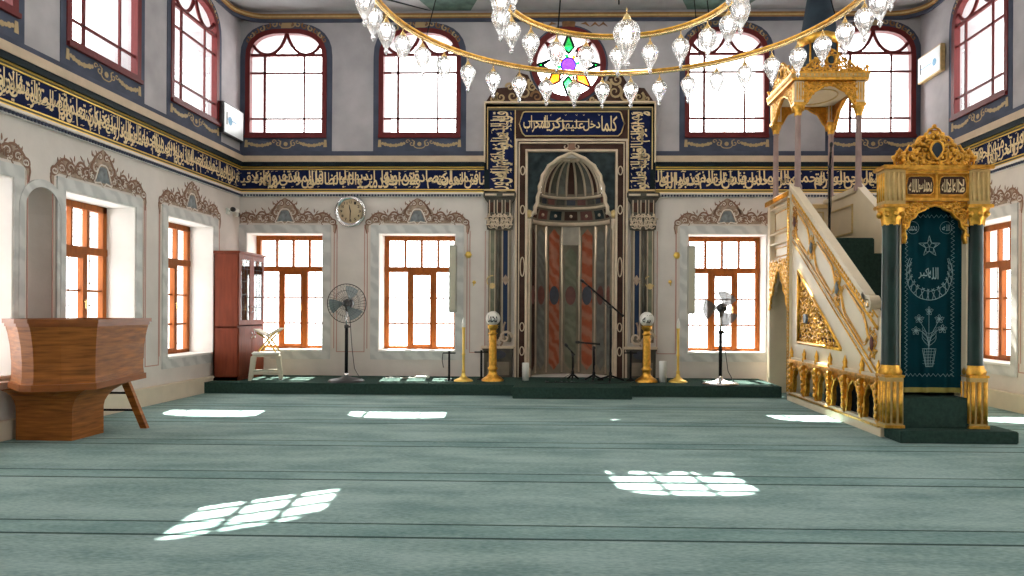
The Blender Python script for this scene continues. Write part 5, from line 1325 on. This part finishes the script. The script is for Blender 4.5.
# ------------------------------------------------------------------ chandelier
HX, HY, HZ = .46, 6.35, 4.06
ch = thing('ring_chandelier', 'large chandelier of two concentric brass rings hung with crystal drop lamps', 'chandelier', (HX, HY, HZ))
R1, R2 = 2.19, 1.05
for R_ in (R1, R2):
    mb = MB()
    mb.tube([(R_ * cos(t), R_ * sin(t), 0) for t in [2 * PI * i / 96 for i in range(96)]], .017, 'brass', 8, closed=True)
    mb.tube([((R_ + .018) * cos(t), (R_ + .018) * sin(t), .028) for t in [2 * PI * i / 96 for i in range(96)]], .014, 'brass', 6, closed=True)
    mb.tube([((R_ - .018) * cos(t), (R_ - .018) * sin(t), .028) for t in [2 * PI * i / 96 for i in range(96)]], .012, 'gold', 6, closed=True)
    mb.build('ring', ch)
for R_, n_ in ((R1, 8), (R2, 4)):
    for i in range(n_):
        t = 2 * PI * (i + .35) / n_; mb = MB(); mb.cyl((R_ * cos(t), R_ * sin(t), .03), (.1 * cos(t), .1 * sin(t), 6.2), .0055, 'black_metal', 5); mb.build('suspension_cable', ch)
mb = MB(); mb.cyl((0, 0, -.1), (0, 0, 8.2), .007, 'black_metal', 6); mb.lathe((0, 0, 6.1), [(.0, 0), (.14, .05), (.14, .12), (.0, .2)], 'brass', 16); mb.build('central_rod', ch)
def lamp_meshes(s):
    b = MB(); b.cyl((0, 0, 0), (0, 0, -.05 * s), .006, 'brass', 6); b.lathe((0, 0, 0), [(.008, -.04 * s), (.022 * s, -.06 * s), (.035 * s, -.085 * s), (.05 * s, -.11 * s), (.045 * s, -.115 * s)], 'brass', 12)
    g = MB(); prof = [(.03, -.085), (.055, -.1), (.08, -.13), (.09, -.165), (.085, -.2), (.068, -.245), (.045, -.295), (.025, -.335), (.012, -.355), (.024, -.368), (.02, -.385), (.004, -.415), (0, -.417)]
    g.lathe((0, 0, 0), [(r * s, z * s) for r, z in prof], 'crystal', 48, lobes=12, amp=.055)
    u = MB(); u.sphere((0, 0, -.18 * s), .03 * s, 'bulb', 8, (1, 1, 1.5))
    return b, g, u
first = None
def lamp(x, y, z, s=.93):
    b, g, u = _lm[s]
    o = b.copy(); COL.objects.link(o); o.parent = ch; o.location = (x, y, z)
    for c in (g, u): q = c.copy(); COL.objects.link(q); q.parent = o
_lm = {}
for s in (.93, 1.3):
    b, g, u = lamp_meshes(s); b = b.build('drop_lamp', ch); g = g.build('crystal_shade', b); u = u.build('lamp_bulb', b); _lm[s] = (b, g, u)
for i in range(41):
    t = PI / 2 + .015 + 2 * PI * i / 41
    p = (R1 * cos(t), R1 * sin(t), -.015)
    if i == 0:
        _lm[.93][0].location = p
    else: lamp(*p)
for i in range(20):
    t = PI / 2 - .065 + 2 * PI * i / 20; lamp(R2 * cos(t), R2 * sin(t), -.015)
_lm[1.3][0].location = (0.07, 0, -.13)

# ------------------------------------------------------------------ light
w = bpy.data.worlds.new('World'); SC.world = w; w.use_nodes = True
bg = w.node_tree.nodes['Background']; bg.inputs[0].default_value = (1, .985, .97, 1); bg.inputs[1].default_value = 9.0
sun = bpy.data.lights.new('sun', 'SUN'); sun.energy = 52; sun.angle = .006; sun.color = (1, .96, .88)
so = bpy.data.objects.new('sun', sun); COL.objects.link(so)
so.rotation_euler = Vector((.12, -1, -1.37)).to_track_quat('-Z', 'Y').to_euler()
def portal(T, x, z, w_, h_, y=.5):
    l = bpy.data.lights.new('portal', 'AREA'); l.shape = 'RECTANGLE'; l.size = w_; l.size_y = h_; l.cycles.is_portal = True
    o = bpy.data.objects.new('portal', l); COL.objects.link(o)
    # emits along local -Z: towards the room (wall-local -y)
    R_ = T.to_euler().to_matrix().to_4x4() @ Matrix.Rotation(PI / 2 + PI, 4, 'X')
    o.matrix_world = Matrix.Translation(T @ Vector((x, y, z))) @ R_
for T, lo, up in ((TB, backL, backU), (TL, leftL, leftU), (TR, rightL, rightU), (TF, frontL, frontU)):
    for c in lo: portal(T, c, 1.56, 1.3, 2.0)
    for c in up: portal(T, c, 5.05, 1.3, 1.76)
portal(TB, .035, 5.37, 1.1, 1.1)
for i in range(10):
    a = 2 * PI * i / 10
    portal(Matrix.Translation((DC[0] + DA * sin(a), DC[1] + DA * cos(a), 0)) @ Matrix.Rotation(-a, 4, 'Z'), 0, 7.65, 1.05, 1.4, .25)

# ------------------------------------------------------------------ camera
cd_ = bpy.data.cameras.new('camera'); cd_.sensor_width = 36; cd_.lens = 36 * 720 / 1024
cd_.shift_x = -35 / 1024; cd_.shift_y = 24 / 1024; cd_.clip_end = 200
co = bpy.data.objects.new('camera', cd_); COL.objects.link(co); co.location = (0, 0, 1.25)
co.matrix_world = Matrix.Translation((0, 0, 1.25)) @ Matrix.Rotation(.025, 4, 'Z') @ Matrix.Rotation(PI / 2, 4, 'X') @ Matrix.Rotation(.0053, 4, 'Z')
SC.camera = co
SC.view_settings.view_transform = 'Standard'; SC.view_settings.look = 'None'; SC.view_settings.gamma = 1; SC.view_settings.exposure = 0
SC.view_settings.use_curve_mapping = False
SC.cycles.max_bounces = 10; SC.cycles.diffuse_bounces = 6; SC.cycles.glossy_bounces = 4; SC.cycles.transmission_bounces = 8; SC.cycles.transparent_max_bounces = 16
SC.cycles.sample_clamp_indirect = 8; SC.cycles.caustics_refractive = False; SC.cycles.caustics_reflective = False
